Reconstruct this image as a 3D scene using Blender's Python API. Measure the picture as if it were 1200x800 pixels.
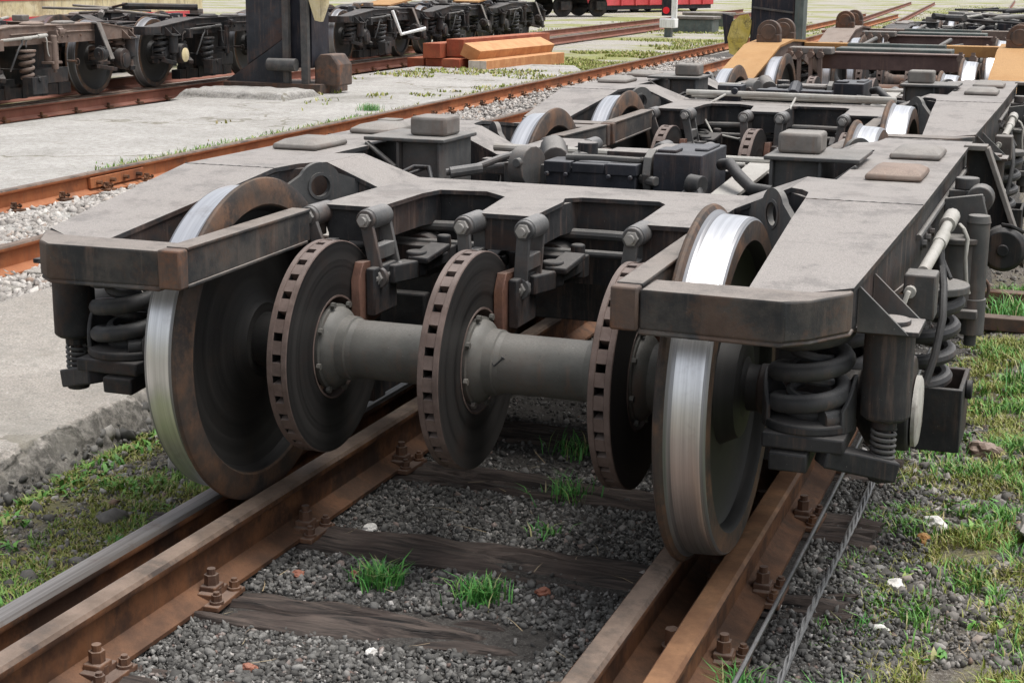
import bpy, bmesh, math, random
import numpy as np
from mathutils import Vector, Matrix, noise as mnoise
from mathutils.geometry import tessellate_polygon
for o in list(bpy.data.objects): bpy.data.objects.remove(o)
sc = bpy.context.scene
COL = sc.collection
R = math.radians
random.seed(7); rng = np.random.default_rng(11)

# ------------------------------------------------------------------ camera
cam = bpy.data.objects.new('camera', bpy.data.cameras.new('camera')); COL.objects.link(cam)
cx, cyy, cz, yaw, pit, rol, fpx = 1.63542404, -4.12527445, 1.57300957, 0.349819331, 0.231568762, 0.009677383, 1820.889
F = Vector((-math.sin(yaw)*math.cos(pit), math.cos(yaw)*math.cos(pit), -math.sin(pit)))
R0 = Vector((math.cos(yaw), math.sin(yaw), 0)); U0 = R0.cross(F)
Rv = R0*math.cos(rol)+U0*math.sin(rol); Uv = -R0*math.sin(rol)+U0*math.cos(rol)
M = Matrix((Rv, Uv, -F)).transposed().to_4x4(); M.translation = Vector((cx, cyy, cz))
cam.matrix_world = M
cam.data.sensor_width = 36; cam.data.lens = 36*fpx/1200; cam.data.clip_start = .05; cam.data.clip_end = 2000
sc.camera = cam
# ------------------------------------------------------------------ light
SUN_EL, SUN_AZ = R(72), R(75)          # azimuth measured clockwise from +Y
w = bpy.data.worlds.new('World'); sc.world = w; w.use_nodes = True
nt = w.node_tree; nt.nodes.clear()
sky = nt.nodes.new('ShaderNodeTexSky'); sky.sky_type = 'NISHITA'; sky.sun_disc = False
sky.sun_elevation = SUN_EL; sky.sun_rotation = SUN_AZ; sky.dust_density = 4; sky.air_density = 1.0
hs = nt.nodes.new('ShaderNodeHueSaturation'); hs.inputs['Saturation'].default_value = .28
bg = nt.nodes.new('ShaderNodeBackground'); bg.inputs[1].default_value = .135
wo = nt.nodes.new('ShaderNodeOutputWorld')
nt.links.new(sky.outputs[0], hs.inputs['Color']); nt.links.new(hs.outputs[0], bg.inputs[0]); nt.links.new(bg.outputs[0], wo.inputs[0])
sl = bpy.data.lights.new('sun', 'SUN'); sl.energy = 1.5; sl.angle = R(28); sl.color = (1, .97, .93)
so = bpy.data.objects.new('sun', sl); COL.objects.link(so)
dirv = Vector((math.sin(SUN_AZ)*math.cos(SUN_EL), math.cos(SUN_AZ)*math.cos(SUN_EL), math.sin(SUN_EL)))
so.rotation_euler = dirv.to_track_quat('Z', 'Y').to_euler()
vs = sc.view_settings
vs.view_transform = 'Standard'; vs.look = 'None'; vs.gamma = 1; vs.exposure = 0.74; vs.use_curve_mapping = False

# ------------------------------------------------------------------ materials
class NT:
    def __init__(s, name):
        s.m = bpy.data.materials.new(name); s.m.use_nodes = True; s.t = s.m.node_tree; s.t.nodes.clear()
        s.out = s.n('ShaderNodeOutputMaterial'); s.b = s.n('ShaderNodeBsdfPrincipled'); s.l(s.b.outputs[0], s.out.inputs[0])
        tc = s.n('ShaderNodeTexCoord'); oi = s.n('ShaderNodeObjectInfo')
        mm = s.n('ShaderNodeMath'); mm.operation = 'MULTIPLY'; mm.inputs[1].default_value = 37
        s.l(oi.outputs['Random'], mm.inputs[0])
        ad = s.n('ShaderNodeVectorMath'); ad.operation = 'ADD'
        s.l(tc.outputs['Object'], ad.inputs[0]); s.l(mm.outputs[0], ad.inputs[1])
        s.co = ad.outputs[0]; s.raw = tc.outputs['Object']; s.rnd = oi.outputs['Random']
    def n(s, t): return s.t.nodes.new(t)
    def l(s, a, b): s.t.links.new(a, b)
    def map(s, scale, co=None):
        m = s.n('ShaderNodeMapping'); m.inputs['Scale'].default_value = scale; s.l(co or s.co, m.inputs[0]); return m.outputs[0]
    def noise(s, scale, detail=4, rough=.6, co=None, dist=0):
        n = s.n('ShaderNodeTexNoise'); n.inputs['Scale'].default_value = scale; n.inputs['Detail'].default_value = detail
        n.inputs['Roughness'].default_value = rough; n.inputs['Distortion'].default_value = dist
        s.l(co or s.co, n.inputs['Vector']); return n.outputs['Fac']
    def ramp(s, f, a, b, smooth=True):
        m = s.n('ShaderNodeMapRange'); m.interpolation_type = 'SMOOTHSTEP' if smooth else 'LINEAR'
        m.inputs[1].default_value = a; m.inputs[2].default_value = b; s.l(f, m.inputs[0]); return m.outputs[0]
    def mul(s, a, b, op='MULTIPLY'):
        m = s.n('ShaderNodeMath'); m.operation = op
        for i, v in enumerate((a, b)):
            if isinstance(v, (int, float)): m.inputs[i].default_value = v
            else: s.l(v, m.inputs[i])
        return m.outputs[0]
    def mix(s, f, a, b):
        m = s.n('ShaderNodeMix'); m.data_type = 'RGBA'
        if isinstance(f, (int, float)): m.inputs[0].default_value = f
        else: s.l(f, m.inputs[0])
        for k, v in ((6, a), (7, b)):
            if isinstance(v, tuple): m.inputs[k].default_value = (*v, 1)
            else: s.l(v, m.inputs[k])
        return m.outputs[2]
    def nz(s):
        g = s.n('ShaderNodeNewGeometry'); x = s.n('ShaderNodeSeparateXYZ'); s.l(g.outputs['Normal'], x.inputs[0]); return x.outputs[2]
    def isl(s):
        return s.n('ShaderNodeNewGeometry').outputs['Random Per Island']
    def axis(s, i, co=None):
        x = s.n('ShaderNodeSeparateXYZ'); s.l(co or s.raw, x.inputs[0]); return x.outputs[i]
    def bump(s, h, st=.3, d=.01):
        b = s.n('ShaderNodeBump'); b.inputs['Strength'].default_value = st; b.inputs['Distance'].default_value = d
        s.l(h, b.inputs['Height']); s.l(b.outputs[0], s.b.inputs['Normal'])
    def done(s, col, rough=.7, metal=0, spec=None):
        if isinstance(col, tuple): s.b.inputs['Base Color'].default_value = (*col, 1)
        else: s.l(col, s.b.inputs['Base Color'])
        if isinstance(rough, (int, float)): s.b.inputs['Roughness'].default_value = rough
        else: s.l(rough, s.b.inputs['Roughness'])
        s.b.inputs['Metallic'].default_value = metal
        if spec is not None: s.b.inputs['Specular IOR Level'].default_value = spec
        return s.m
MATS = {}
def grime(name, c1, c2, dust=(.26, .235, .21), dustamt=.8, rust=(.16, .07, .035), rustamt=.3, rough=.66, sc_=6, bump=.3, spec=.32):
    k = NT(name)
    n1 = k.noise(sc_, 6, .65); n2 = k.noise(sc_*7, 5, .7); n3 = k.noise(sc_*.5, 4, .6, dist=.6)
    c = k.mix(k.ramp(n1, .35, .68), c1, c2)
    rm = k.mul(k.ramp(k.mul(n3, k.mul(n2, .35), 'ADD'), .66, .84), rustamt)
    c = k.mix(rm, c, rust)
    up = k.ramp(k.nz(), .55, .98)
    d = k.mul(k.mul(up, dustamt), k.ramp(k.mul(n1, k.mul(n2, .5), 'ADD'), .34, .8))
    d = k.mul(d, k.mul(up, dustamt*.72), 'MAXIMUM')
    gr = k.noise(sc_*45, 3, .7); dc = k.mix(k.ramp(gr, .35, .65), tuple(x*.78 for x in dust), tuple(min(.8, x*1.16) for x in dust))
    dc = k.mix(k.mul(k.ramp(k.noise(sc_*1.7, 6, .75, dist=1.2), .58, .74), .45), dc, tuple(x*.55 for x in dust))
    c = k.mix(d, c, dc)
    sp = k.ramp(k.noise(sc_*26, 2, .5), .70, .76)      # small chips
    c = k.mix(k.mul(sp, .5), c, tuple(x*.45 for x in c1))
    side = k.ramp(k.nz(), .5, .1)
    stv = k.ramp(k.noise(1, 5, .7, co=k.map((26, 26, 2.2))), .5, .72)
    c = k.mix(k.mul(k.mul(side, stv), .55), c, tuple(.5*a+.5*b*.6 for a, b in zip(rust, dust)))
    lt = k.ramp(k.noise(sc_*34, 2, .5), .73, .78)
    c = k.mix(k.mul(lt, .55), c, tuple(min(.6, x*1.35) for x in dust))
    k.bump(k.mul(n2, n1, 'ADD'), bump, .004)
    MATS[name] = k.done(c, k.mul(k.mul(n2, .3), rough-.12, 'ADD'), spec=spec)
    return MATS[name]
grime('frame_paint', (.018, .019, .021), (.040, .040, .041), dust=(.30, .276, .256), dustamt=.95, rustamt=.2)
grime('beam_paint', (.026, .027, .028), (.075, .066, .058), dust=(.25, .22, .195), dustamt=.9, rust=(.12,.065,.04), rustamt=.45, sc_=9)
grime('dark_paint', (.014, .0145, .016), (.034, .034, .035), dust=(.17, .16, .15), dustamt=.6, rustamt=.15)
grime('spring_paint', (.032, .033, .035), (.062, .062, .063), dust=(.20, .195, .19), dustamt=.85, rustamt=.05, rough=.5)
grime('grey_paint', (.058, .059, .059), (.10, .098, .094), dust=(.28, .265, .245), dustamt=.7, rustamt=.15)
grime('link_paint', (.06, .06, .06), (.115, .112, .108), dust=(.27, .26, .25), dustamt=.7, rustamt=.2, rough=.5)
grime('pad_grey', (.12, .11, .10), (.2, .185, .17), dust=(.30, .28, .255), dustamt=.7, rustamt=.2)
grime('pad_brown', (.13, .098, .08), (.19, .145, .118), dust=(.29, .225, .185), dustamt=.8, rustamt=.3)
grime('box_blue', (.012, .0135, .018), (.026, .028, .036), dust=(.17, .17, .175), dustamt=.8, rustamt=.1)
grime('axle_paint', (.072, .071, .064), (.115, .111, .10), dust=(.18, .17, .155), dustamt=.5, rustamt=.12, rough=.5, sc_=4)
grime('wheel_plate', (.014, .0135, .013), (.04, .038, .035), dust=(.12, .11, .10), dustamt=.3, rustamt=.35, rough=.5, sc_=4)
grime('wheel_rust', (.050, .040, .034), (.145, .078, .045), dust=(.2, .15, .11), dustamt=.3, rust=(.03, .027, .026), rustamt=.95, sc_=7)
grime('disc_rim', (.09, .064, .054), (.15, .11, .095), dust=(.24, .2, .18), dustamt=.5, rust=(.08, .05, .04), rustamt=.4, sc_=12)
grime('pad_rust', (.10, .05, .035), (.17, .085, .06), dustamt=.3, rustamt=.4, sc_=14)
grime('old_rust', (.062, .048, .042), (.11, .075, .058), dust=(.22, .17, .14), dustamt=.5, rust=(.22, .09, .04), rustamt=.55, sc_=9)
grime('red_brown', (.09, .055, .05), (.13, .082, .072), dust=(.3, .24, .21), dustamt=.6, rustamt=.3)
grime('orange_rust', (.32, .155, .05), (.42, .23, .085), dust=(.42, .25, .11), dustamt=.8, rust=(.22, .10, .05), rustamt=.5, sc_=3)
grime('brown_paint', (.12, .085, .07), (.19, .14, .115), dust=(.32, .27, .23), dustamt=.7, rustamt=.35)
grime('jack_paint', (.030, .033, .039), (.05, .053, .06), dust=(.2, .2, .2), dustamt=.4, rustamt=.3, sc_=3)
grime('jack_black', (.012, .013, .02), (.025, .026, .035), dust=(.15, .15, .15), dustamt=.4, rustamt=.05, sc_=3)
grime('green_grey', (.07, .09, .085), (.12, .14, .13), dustamt=.4, rustamt=.15)
grime('yellow_paint', (.5, .38, .07), (.6, .49, .16), dust=(.6, .5, .3), dustamt=.2, rust=(.1, .08, .03), rustamt=.9, sc_=9)
grime('cream_paint', (.62, .52, .30), (.72, .63, .42), dustamt=.2, rustamt=.4)
grime('red_paint', (.50, .05, .055), (.62, .09, .10), dust=(.6, .25, .25), dustamt=.3, rustamt=.15, sc_=1)
grime('cover_white', (.34, .33, .30), (.48, .46, .42), dustamt=.2, rust=(.12, .10, .08), rustamt=.7, sc_=10)
grime('white_paint', (.75, .75, .74), (.8, .8, .79), dustamt=.2, rustamt=.1)
grime('rail_rust', (.058, .027, .015), (.19, .083, .037), dust=(.16, .10, .068), dustamt=.4, rust=(.035, .022, .016), rustamt=.85, sc_=6, rough=.75)
grime('rail_orange', (.27, .085, .032), (.38, .14, .055), dust=(.36, .2, .12), dustamt=.3, rust=(.12, .05, .028), rustamt=.6, sc_=2.5, rough=.8)
grime('rail_red', (.17, .06, .04), (.24, .095, .065), dust=(.25, .16, .13), dustamt=.3, rustamt=.4, sc_=2.5, rough=.8)
grime('rail_head_brown', (.10, .07, .052), (.21, .15, .115), dust=(.26, .21, .17), dustamt=.3, rust=(.045, .036, .032), rustamt=.9, sc_=7, rough=.55)
grime('rail_head_orange', (.12, .058, .03), (.27, .14, .07), dust=(.25, .15, .085), dustamt=.2, rust=(.12, .065, .035), rustamt=.8, sc_=5, rough=.6)
grime('plate_rust', (.085, .045, .03), (.15, .08, .05), dustamt=.35, rust=(.2, .09, .04), rustamt=.5, sc_=10)
grime('cable_steel', (.022, .022, .022), (.045, .045, .045), dust=(.22, .22, .22), dustamt=.8, rustamt=.1, rough=.32, sc_=20)
grime('hose_rubber', (.025, .025, .026), (.045, .044, .043), dust=(.16, .155, .15), dustamt=.7, rustamt=0)
grime('pipe_pale', (.30, .29, .26), (.40, .39, .36), dust=(.45, .43, .4), dustamt=.5, rustamt=.2)
grime('brick_red', (.24, .085, .055), (.34, .14, .09), dust=(.36, .2, .15), dustamt=.4, rustamt=.2, sc_=20)
grime('timber_red', (.26, .055, .028), (.36, .095, .045), dust=(.48, .2, .11), dustamt=.45, rustamt=.4, sc_=4)
grime('timber_orange', (.40, .17, .065), (.52, .26, .11), dust=(.60, .36, .18), dustamt=.5, rust=(.3, .1, .04), rustamt=.5, sc_=4)
grime('timber_end', (.5, .45, .38), (.6, .55, .48), dustamt=.1, rustamt=.1)
def polished(name, a, b, rough=.32, metal=.9, scale=(90, 1.2, 1.2), rust=0):
    k = NT(name)
    st = k.noise(1, 5, .7, co=k.map(scale)); pt = k.noise(9, 5, .7)
    c = k.mix(k.ramp(st, .3, .7), a, b)
    if rust: c = k.mix(k.mul(k.ramp(pt, .55, .75), rust), c, (.12, .075, .05))
    k.bump(k.mul(st, pt, 'ADD'), .08, .002)
    MATS[name] = k.done(c, k.mul(k.mul(pt, .22), rough-.08, 'ADD'), metal); return MATS[name]
polished('tread_steel', (.60, .60, .61), (.84, .84, .85), .30, .9, (90, 1.2, 1.2), .25)
polished('tread_edge', (.20, .20, .205), (.36, .36, .37), .42, .8)
def radial(name, a, b, c3, rough, metal):
    k = NT(name); x = k.n('ShaderNodeSeparateXYZ'); k.l(k.raw, x.inputs[0]); cb = k.n('ShaderNodeCombineXYZ'); k.l(x.outputs[1], cb.inputs[0]); k.l(x.outputs[2], cb.inputs[1])
    ln = k.n('ShaderNodeVectorMath'); ln.operation = 'LENGTH'; k.l(cb.outputs[0], ln.inputs[0]); cc = k.n('ShaderNodeCombineXYZ'); k.l(ln.outputs['Value'], cc.inputs[0]); k.l(k.rnd, cc.inputs[1])
    bands = k.noise(42, 5, .75, co=cc.outputs[0]); n = k.noise(7, 6, .7)
    c = k.mix(k.ramp(bands, .32, .68), a, b); c = k.mix(k.mul(k.ramp(n, .5, .75), .7), c, c3)
    k.bump(k.mul(bands, k.mul(n, .6), 'ADD'), .15, .002)
    MATS[name] = k.done(c, k.mul(k.mul(bands, .25), rough-.1, 'ADD'), metal, .4)
radial('disc_face', (.014, .0135, .0135), (.05, .047, .045), (.05, .036, .03), .45, .4)
radial('wheel_plate', (.012, .0115, .011), (.032, .03, .028), (.035, .027, .022), .55, 0)
polished('nut_steel', (.30, .29, .27), (.42, .40, .38), .45, .6, (9, 9, 9), .5)
polished('head_steel', (.15, .135, .125), (.30, .285, .27), .42, .6, (60, .6, 4), .6)
def wood(name, a, b, c3):
    k = NT(name)
    g = k.noise(1, 8, .7, co=k.map((3, 60, 60)), dist=.4); n = k.noise(5, 5, .6); cr = k.noise(1, 4, .6, co=k.map((2.2, 38, 38)))
    c = k.mix(k.ramp(g, .35, .68), a, b); c = k.mix(k.mul(k.ramp(n, .45, .7), .6), c, c3)
    c = k.mix(k.ramp(cr, .62, .7), c, tuple(x*.2 for x in a))
    k.bump(k.mul(g, k.mul(k.ramp(cr, .6, .72), -.8), 'ADD'), .7, .006)
    MATS[name] = k.done(c, .85)
wood('sleeper_wood', (.018, .014, .012), (.10, .076, .063), (.045, .03, .025))
def isl_mat(name, cols, rough=.85, scale=40, amt=.35):
    k = NT(name); f = k.isl()
    r = k.n('ShaderNodeValToRGB'); e = r.color_ramp.elements
    for i, (p, c) in enumerate(cols):
        if i < 2: el = e[i]; el.position = p
        else: el = e.new(p)
        el.color = (*c, 1)
    r.color_ramp.interpolation = 'LINEAR'
    k.l(f, r.inputs[0])
    n = k.noise(scale, 3, .6, co=k.raw)
    c = k.mix(k.mul(k.ramp(n, .35, .7), amt), r.outputs[0], (.03, .03, .03))
    MATS[name] = k.done(c, rough); return k
isl_mat('stone_grey', [(0, (.048, .045, .041)), (.35, (.09, .087, .08)), (.62, (.14, .135, .125)), (.85, (.20, .194, .182)), (.95, (.31, .30, .28)), (.975, (.16, .10, .08)), (1, (.55, .53, .50))], scale=60)
isl_mat('stone_mixed', [(0, (.07, .065, .058)), (.4, (.14, .13, .115)), (.75, (.24, .22, .2)), (.93, (.38, .36, .33)), (1, (.24, .15, .10))], scale=40)
isl_mat('stone_pale', [(0, (.22, .2, .18)), (.5, (.40, .37, .34)), (.85, (.55, .52, .48)), (1, (.30, .22, .17))], scale=30)
isl_mat('rubble_dark', [(0, (.06, .058, .052)), (.5, (.13, .125, .115)), (.9, (.24, .23, .21)), (1, (.33, .31, .28))], scale=40)
isl_mat('white_stone', [(0, (.62, .6, .56)), (1, (.72, .7, .66))], scale=20, amt=.25)
def leafy(name, cols):
    k = isl_mat(name, cols, .6, 5, .0)
    k.b.inputs['Subsurface Weight'].default_value = 0
leafy('grass_green', [(0, (.07, .14, .02)), (.3, (.11, .23, .03)), (.6, (.16, .29, .045)), (.8, (.23, .33, .07)), (.9, (.34, .31, .12)), (1, (.40, .34, .18))])
leafy('grass_mid', [(0, (.06, .16, .03)), (.45, (.10, .28, .045)), (.8, (.17, .35, .06)), (.92, (.30, .33, .1)), (1, (.38, .33, .18))])
leafy('grass_bright', [(0, (.04, .17, .03)), (.45, (.08, .30, .055)), (.75, (.14, .38, .08)), (.88, (.22, .32, .10)), (.95, (.36, .33, .15)), (1, (.42, .36, .22))])
leafy('grass_yellow', [(0, (.14, .18, .025)), (.35, (.21, .25, .04)), (.7, (.28, .29, .07)), (.88, (.36, .30, .13)), (1, (.40, .33, .19))])
leafy('straw', [(0, (.25, .19, .11)), (.5, (.38, .31, .2)), (1, (.16, .10, .07))])
def ground_mat():
    k = NT('soil'); x = k.axis(0); y = k.axis(1)
    n1 = k.noise(1.6, 8, .7, co=k.raw); n2 = k.noise(14, 6, .7, co=k.raw); n3 = k.noise(.22, 6, .65, co=k.raw); n4 = k.noise(90, 4, .7, co=k.raw)
    soil = k.mix(k.ramp(n2, .3, .7), (.085, .072, .058), (.2, .175, .145))
    soil = k.mix(k.mul(k.ramp(n4, .5, .62), .6), soil, (.30, .28, .25))
    soil = k.mix(k.mul(k.ramp(n4, .47, .3), .6), soil, (.03, .028, .024))
    moss = k.mix(k.ramp(n2, .35, .65), (.06, .062, .018), (.17, .16, .05))
    c = k.mix(k.mul(k.ramp(k.mul(n1, k.mul(n2, .6), 'ADD'), .70, .95), .75), soil, moss)
    # further off: pale hard-standing with yellow green grass patches
    far = k.mix(k.ramp(n3, .46, .58), (.36, .335, .30), (.24, .25, .08))
    far = k.mix(k.mul(k.ramp(n2, .4, .7), .4), far, (.2, .18, .13))
    c = k.mix(k.ramp(y, 12, 18), c, far)
    lf = k.ramp(x, -8.5, -9.6); c = k.mix(lf, c, far)
    k.bump(k.mul(n2, n4, 'ADD'), .8, .015)
    MATS['soil'] = k.done(c, .95)
ground_mat()
def concrete_mat():
    k = NT('concrete')
    n1 = k.noise(1.2, 7, .65, co=k.raw); n2 = k.noise(17, 6, .75, co=k.raw); n4 = k.noise(110, 3, .7, co=k.raw)
    tan = k.ramp(k.axis(0), -4.5, -3.8)
    c = k.mix(tan, k.mix(k.ramp(n1, .3, .7), (.35, .338, .315), (.47, .455, .43)), k.mix(k.ramp(n1, .3, .7), (.28, .25, .215), (.40, .365, .325))); c = k.mix(k.mul(k.ramp(n2, .42, .62), .6), c, (.22, .205, .18))
    c = k.mix(k.mul(k.ramp(n4, .5, .62), .6), c, (.16, .15, .135)); c = k.mix(k.mul(k.ramp(n4, .46, .36), .5), c, (.52, .5, .47))
    c = k.mix(k.mul(k.ramp(k.noise(3.3, 6, .75, co=k.raw), .6, .75), .5), c, (.27, .235, .19))
    v = k.n('ShaderNodeTexVoronoi'); v.feature = 'DISTANCE_TO_EDGE'; v.inputs['Scale'].default_value = .3
    ds = k.n('ShaderNodeVectorMath'); ds.operation = 'ADD'; nn = k.n('ShaderNodeTexNoise'); nn.inputs['Scale'].default_value = 2.5; nn.inputs['Detail'].default_value = 5
    k.l(k.raw, nn.inputs['Vector']); k.l(k.raw, ds.inputs[0]); k.l(nn.outputs['Color'], ds.inputs[1]); k.l(ds.outputs[0], v.inputs['Vector'])
    cr = k.ramp(v.outputs['Distance'], .012, .004)
    c = k.mix(k.mul(cr, k.mul(k.ramp(k.noise(.8, 3, .6, co=k.raw), .38, .55), .85)), c, (.17, .155, .115))
    g = k.n('ShaderNodeNewGeometry'); 
    side = k.ramp(k.nz(), .93, .6)          # broken face: raw aggregate
    c = k.mix(k.mul(side, .85), c, k.mix(k.ramp(k.noise(30, 5, .8, co=k.raw), .4, .62), (.05, .047, .042), (.23, .215, .19)))
    k.bump(k.mul(k.mul(n2, n4, 'ADD'), k.mul(cr, -1.5), 'ADD'), .5, .01)
    c = k.mix(k.mul(k.ramp(k.noise(.55, 8, .75, co=k.raw), .5, .68), .7), c, (.20, .19, .165))
    c = k.mix(k.mul(k.ramp(k.noise(46, 2, .5, co=k.raw), .66, .72), .7), c, (.12, .11, .10))
    MATS['concrete'] = k.done(c, .93)
concrete_mat()
def bed_mat():
    k = NT('ballast_soil'); n2 = k.noise(40, 6, .8, co=k.raw); n4 = k.noise(130, 3, .7, co=k.raw)
    c = k.mix(k.ramp(n2, .35, .65), (.045, .040, .035), (.11, .10, .09)); c = k.mix(k.mul(k.ramp(n4, .55, .65), .6), c, (.2, .195, .18))
    k.bump(k.mul(n2, n4, 'ADD'), 1, .015); MATS['ballast_soil'] = k.done(c, .95)
bed_mat()
def lens_mat(name, col, st):
    k = NT(name); k.b.inputs['Emission Color'].default_value = (*col, 1); k.b.inputs['Emission Strength'].default_value = st
    MATS[name] = k.done(col, .2)
lens_mat('red_lens', (.6, .02, .03), .15)

# ------------------------------------------------------------------ mesh builder
class MB:
    def __init__(s): s.v = []; s.f = []; s.mi = []
    def add(s, vs, fs, mi=0):
        b = len(s.v); s.v += [tuple(v) for v in vs]; s.f += [tuple(b+i for i in f) for f in fs]; s.mi += [mi]*len(fs)
    def box(s, x0, x1, y0, y1, z0, z1, mi=0):
        s.add([(x0,y0,z0),(x1,y0,z0),(x1,y1,z0),(x0,y1,z0),(x0,y0,z1),(x1,y0,z1),(x1,y1,z1),(x0,y1,z1)],
              [(0,3,2,1),(4,5,6,7),(0,1,5,4),(1,2,6,5),(2,3,7,6),(3,0,4,7)], mi); return s
    def bar(s, p, q, wd, ht, up=(0,0,1), mi=0):
        p = Vector(p); q = Vector(q); d = (q-p).normalized(); up = Vector(up)
        a = d.cross(up).normalized(); u = a.cross(d)
        c = []
        for o in (p, q):
            for (i, j) in ((-1,-1),(1,-1),(1,1),(-1,1)): c.append(o+a*(i*wd/2)+u*(j*ht/2))
        s.add(c, [(0,1,2,3),(7,6,5,4),(0,4,5,1),(1,5,6,2),(2,6,7,3),(3,7,4,0)], mi); return s
    def cyl(s, p, q, r0, r1=None, n=20, mi=0, cap=True):
        r1 = r0 if r1 is None else r1
        p = Vector(p); q = Vector(q); d = (q-p).normalized()
        a = d.cross(Vector((0,0,1)) if abs(d.z) < .9 else Vector((1,0,0))).normalized(); u = d.cross(a)
        c = []
        for o, r in ((p, r0), (q, r1)):
            for i in range(n):
                t = 2*math.pi*i/n; c.append(o+a*(r*math.cos(t))+u*(r*math.sin(t)))
        fs = [(i, (i+1)%n, n+(i+1)%n, n+i) for i in range(n)]
        if cap: fs += [tuple(range(n-1,-1,-1)), tuple(range(n, 2*n))]
        s.add(c, fs, mi); return s
    def tube(s, pts, r, n=10, mi=0, radii=None):
        pts = [Vector(p) for p in pts]; c = []; prev = None
        for i, p in enumerate(pts):
            d = (pts[min(i+1,len(pts)-1)]-pts[max(i-1,0)]).normalized()
            if prev is None: a = d.cross(Vector((0,0,1)) if abs(d.z) < .9 else Vector((1,0,0))).normalized()
            else: a = (prev-d*prev.dot(d)).normalized()
            prev = a; u = d.cross(a); rr = radii[i] if radii else r
            for k in range(n):
                t = 2*math.pi*k/n; c.append(p+a*(rr*math.cos(t))+u*(rr*math.sin(t)))
        m = len(pts)
        fs = [(i*n+k, i*n+(k+1)%n, (i+1)*n+(k+1)%n, (i+1)*n+k) for i in range(m-1) for k in range(n)]
        fs += [tuple(range(n-1,-1,-1)), tuple(range((m-1)*n, m*n))]
        s.add(c, fs, mi); return s
    def lathe(s, prof, o=(0,0,0), axis='x', n=48, mi=0, mis=None, sgn=1):
        """prof: (a along axis, r)."""
        c = []
        for (a, r) in prof:
            for i in range(n):
                t = 2*math.pi*i/n; x, y = r*math.cos(t), r*math.sin(t)
                if axis == 'x': c.append((o[0]+sgn*a, o[1]+x, o[2]+y))
                elif axis == 'y': c.append((o[0]+x, o[1]+sgn*a, o[2]+y))
                else: c.append((o[0]+x, o[1]+y, o[2]+sgn*a))
        for j in range(len(prof)-1):
            b = len(s.v) if j == 0 else b
            if j == 0: s.v += [tuple(v) for v in c]
            for i in range(n):
                s.f.append((b+j*n+i, b+j*n+(i+1)%n, b+(j+1)*n+(i+1)%n, b+(j+1)*n+i)); s.mi.append(mis[j] if mis else mi)
        return s
    def prism(s, poly, zt, th, mi=0, mis=None):
        """plan polygon, zt: number or function(x,y) for the top, th thickness"""
        zf = zt if callable(zt) else (lambda x, y: zt)
        n = len(poly); top = [(x, y, zf(x, y)) for x, y in poly]; bot = [(x, y, z-th) for x, y, z in top]
        tri = tessellate_polygon([[Vector((x, y, 0)) for x, y in poly]])
        fs = [tuple(t) for t in tri] + [tuple(n+i for i in reversed(t)) for t in tri]
        fs += [(i, (i+1)%n, n+(i+1)%n, n+i) for i in range(n)]
        s.add(top+bot, fs, mi); return s
    def plate(s, poly, o, ax, ay, th, mi=0, hole=None):
        """polygon in the plane spanned by ax, ay at o; optional (cx,cy,r) hole; extruded by th along the normal"""
        ax = Vector(ax); ay = Vector(ay); nrm = ax.cross(ay).normalized(); o = Vector(o)
        loops = [[Vector((a, b, 0)) for a, b in poly]]
        if hole:
            hx, hy, hr = hole; k = 20
            loops.append([Vector((hx+hr*math.cos(-2*math.pi*i/k), hy+hr*math.sin(-2*math.pi*i/k), 0)) for i in range(k)])
        tri = tessellate_polygon(loops); fl = [p for lp in loops for p in lp]; n = len(fl)
        A = [o+ax*p.x+ay*p.y for p in fl]; B = [a-nrm*th for a in A]
        fs = [tuple(t) for t in tri]+[tuple(n+i for i in reversed(t)) for t in tri]
        b = 0
        for lp in loops:
            k = len(lp); fs += [(b+i, b+(i+1)%k, n+b+(i+1)%k, n+b+i) for i in range(k)]; b += k
        s.add(A+B, fs, mi); return s
    def mesh(s, name, mats, smooth=35):
        me = bpy.data.meshes.new(name); me.from_pydata(s.v, [], s.f)
        for m in mats: me.materials.append(MATS[m])
        me.polygons.foreach_set('material_index', s.mi)
        bm = bmesh.new(); bm.from_mesh(me); bmesh.ops.recalc_face_normals(bm, faces=bm.faces); bm.to_mesh(me); bm.free()
        me.polygons.foreach_set('use_smooth', [True]*len(me.polygons)); me.set_sharp_from_angle(angle=R(smooth))
        return me
    def obj(s, name, mats, parent=None, bevel=0, smooth=35, loc=None):
        o = bpy.data.objects.new(name, s.mesh(name, [mats] if isinstance(mats, str) else mats, smooth)); COL.objects.link(o)
        if parent: o.parent = parent
        if loc: o.location = loc
        if bevel:
            b = o.modifiers.new('bevel', 'BEVEL'); b.width = bevel; b.segments = 2; b.limit_method = 'ANGLE'; b.angle_limit = R(40)
        return o
def tag(o, label=None, cat=None, group=None, kind=None):
    if label: o['label'] = label
    if cat: o['category'] = cat
    if group: o['group'] = group
    if kind: o['kind'] = kind
    return o
def thing(name, label, cat, loc=(0,0,0), rz=0, group=None):
    o = bpy.data.objects.new(name, None); COL.objects.link(o); o.location = loc; o.rotation_euler = (0,0,rz); o.empty_display_size = .1
    return tag(o, label, cat, group)
KIDS = {}
def kids(o):
    return [c for c in COL.objects if c.parent == o]
def copy_tree(o, parent=None, remap=None, index=None):
    index = index or build_index()
    c = o.copy(); COL.objects.link(c)
    if parent: c.parent = parent; c.matrix_parent_inverse = Matrix()
    if remap and c.type == 'MESH':
        for i, sl_ in enumerate(c.material_slots):
            nm = sl_.material.name
            if nm in remap:
                sl_.link = 'OBJECT'; sl_.material = MATS[remap[nm]]
    for ch in index.get(o.name, []): copy_tree(ch, c, remap, index)
    return c
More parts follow.
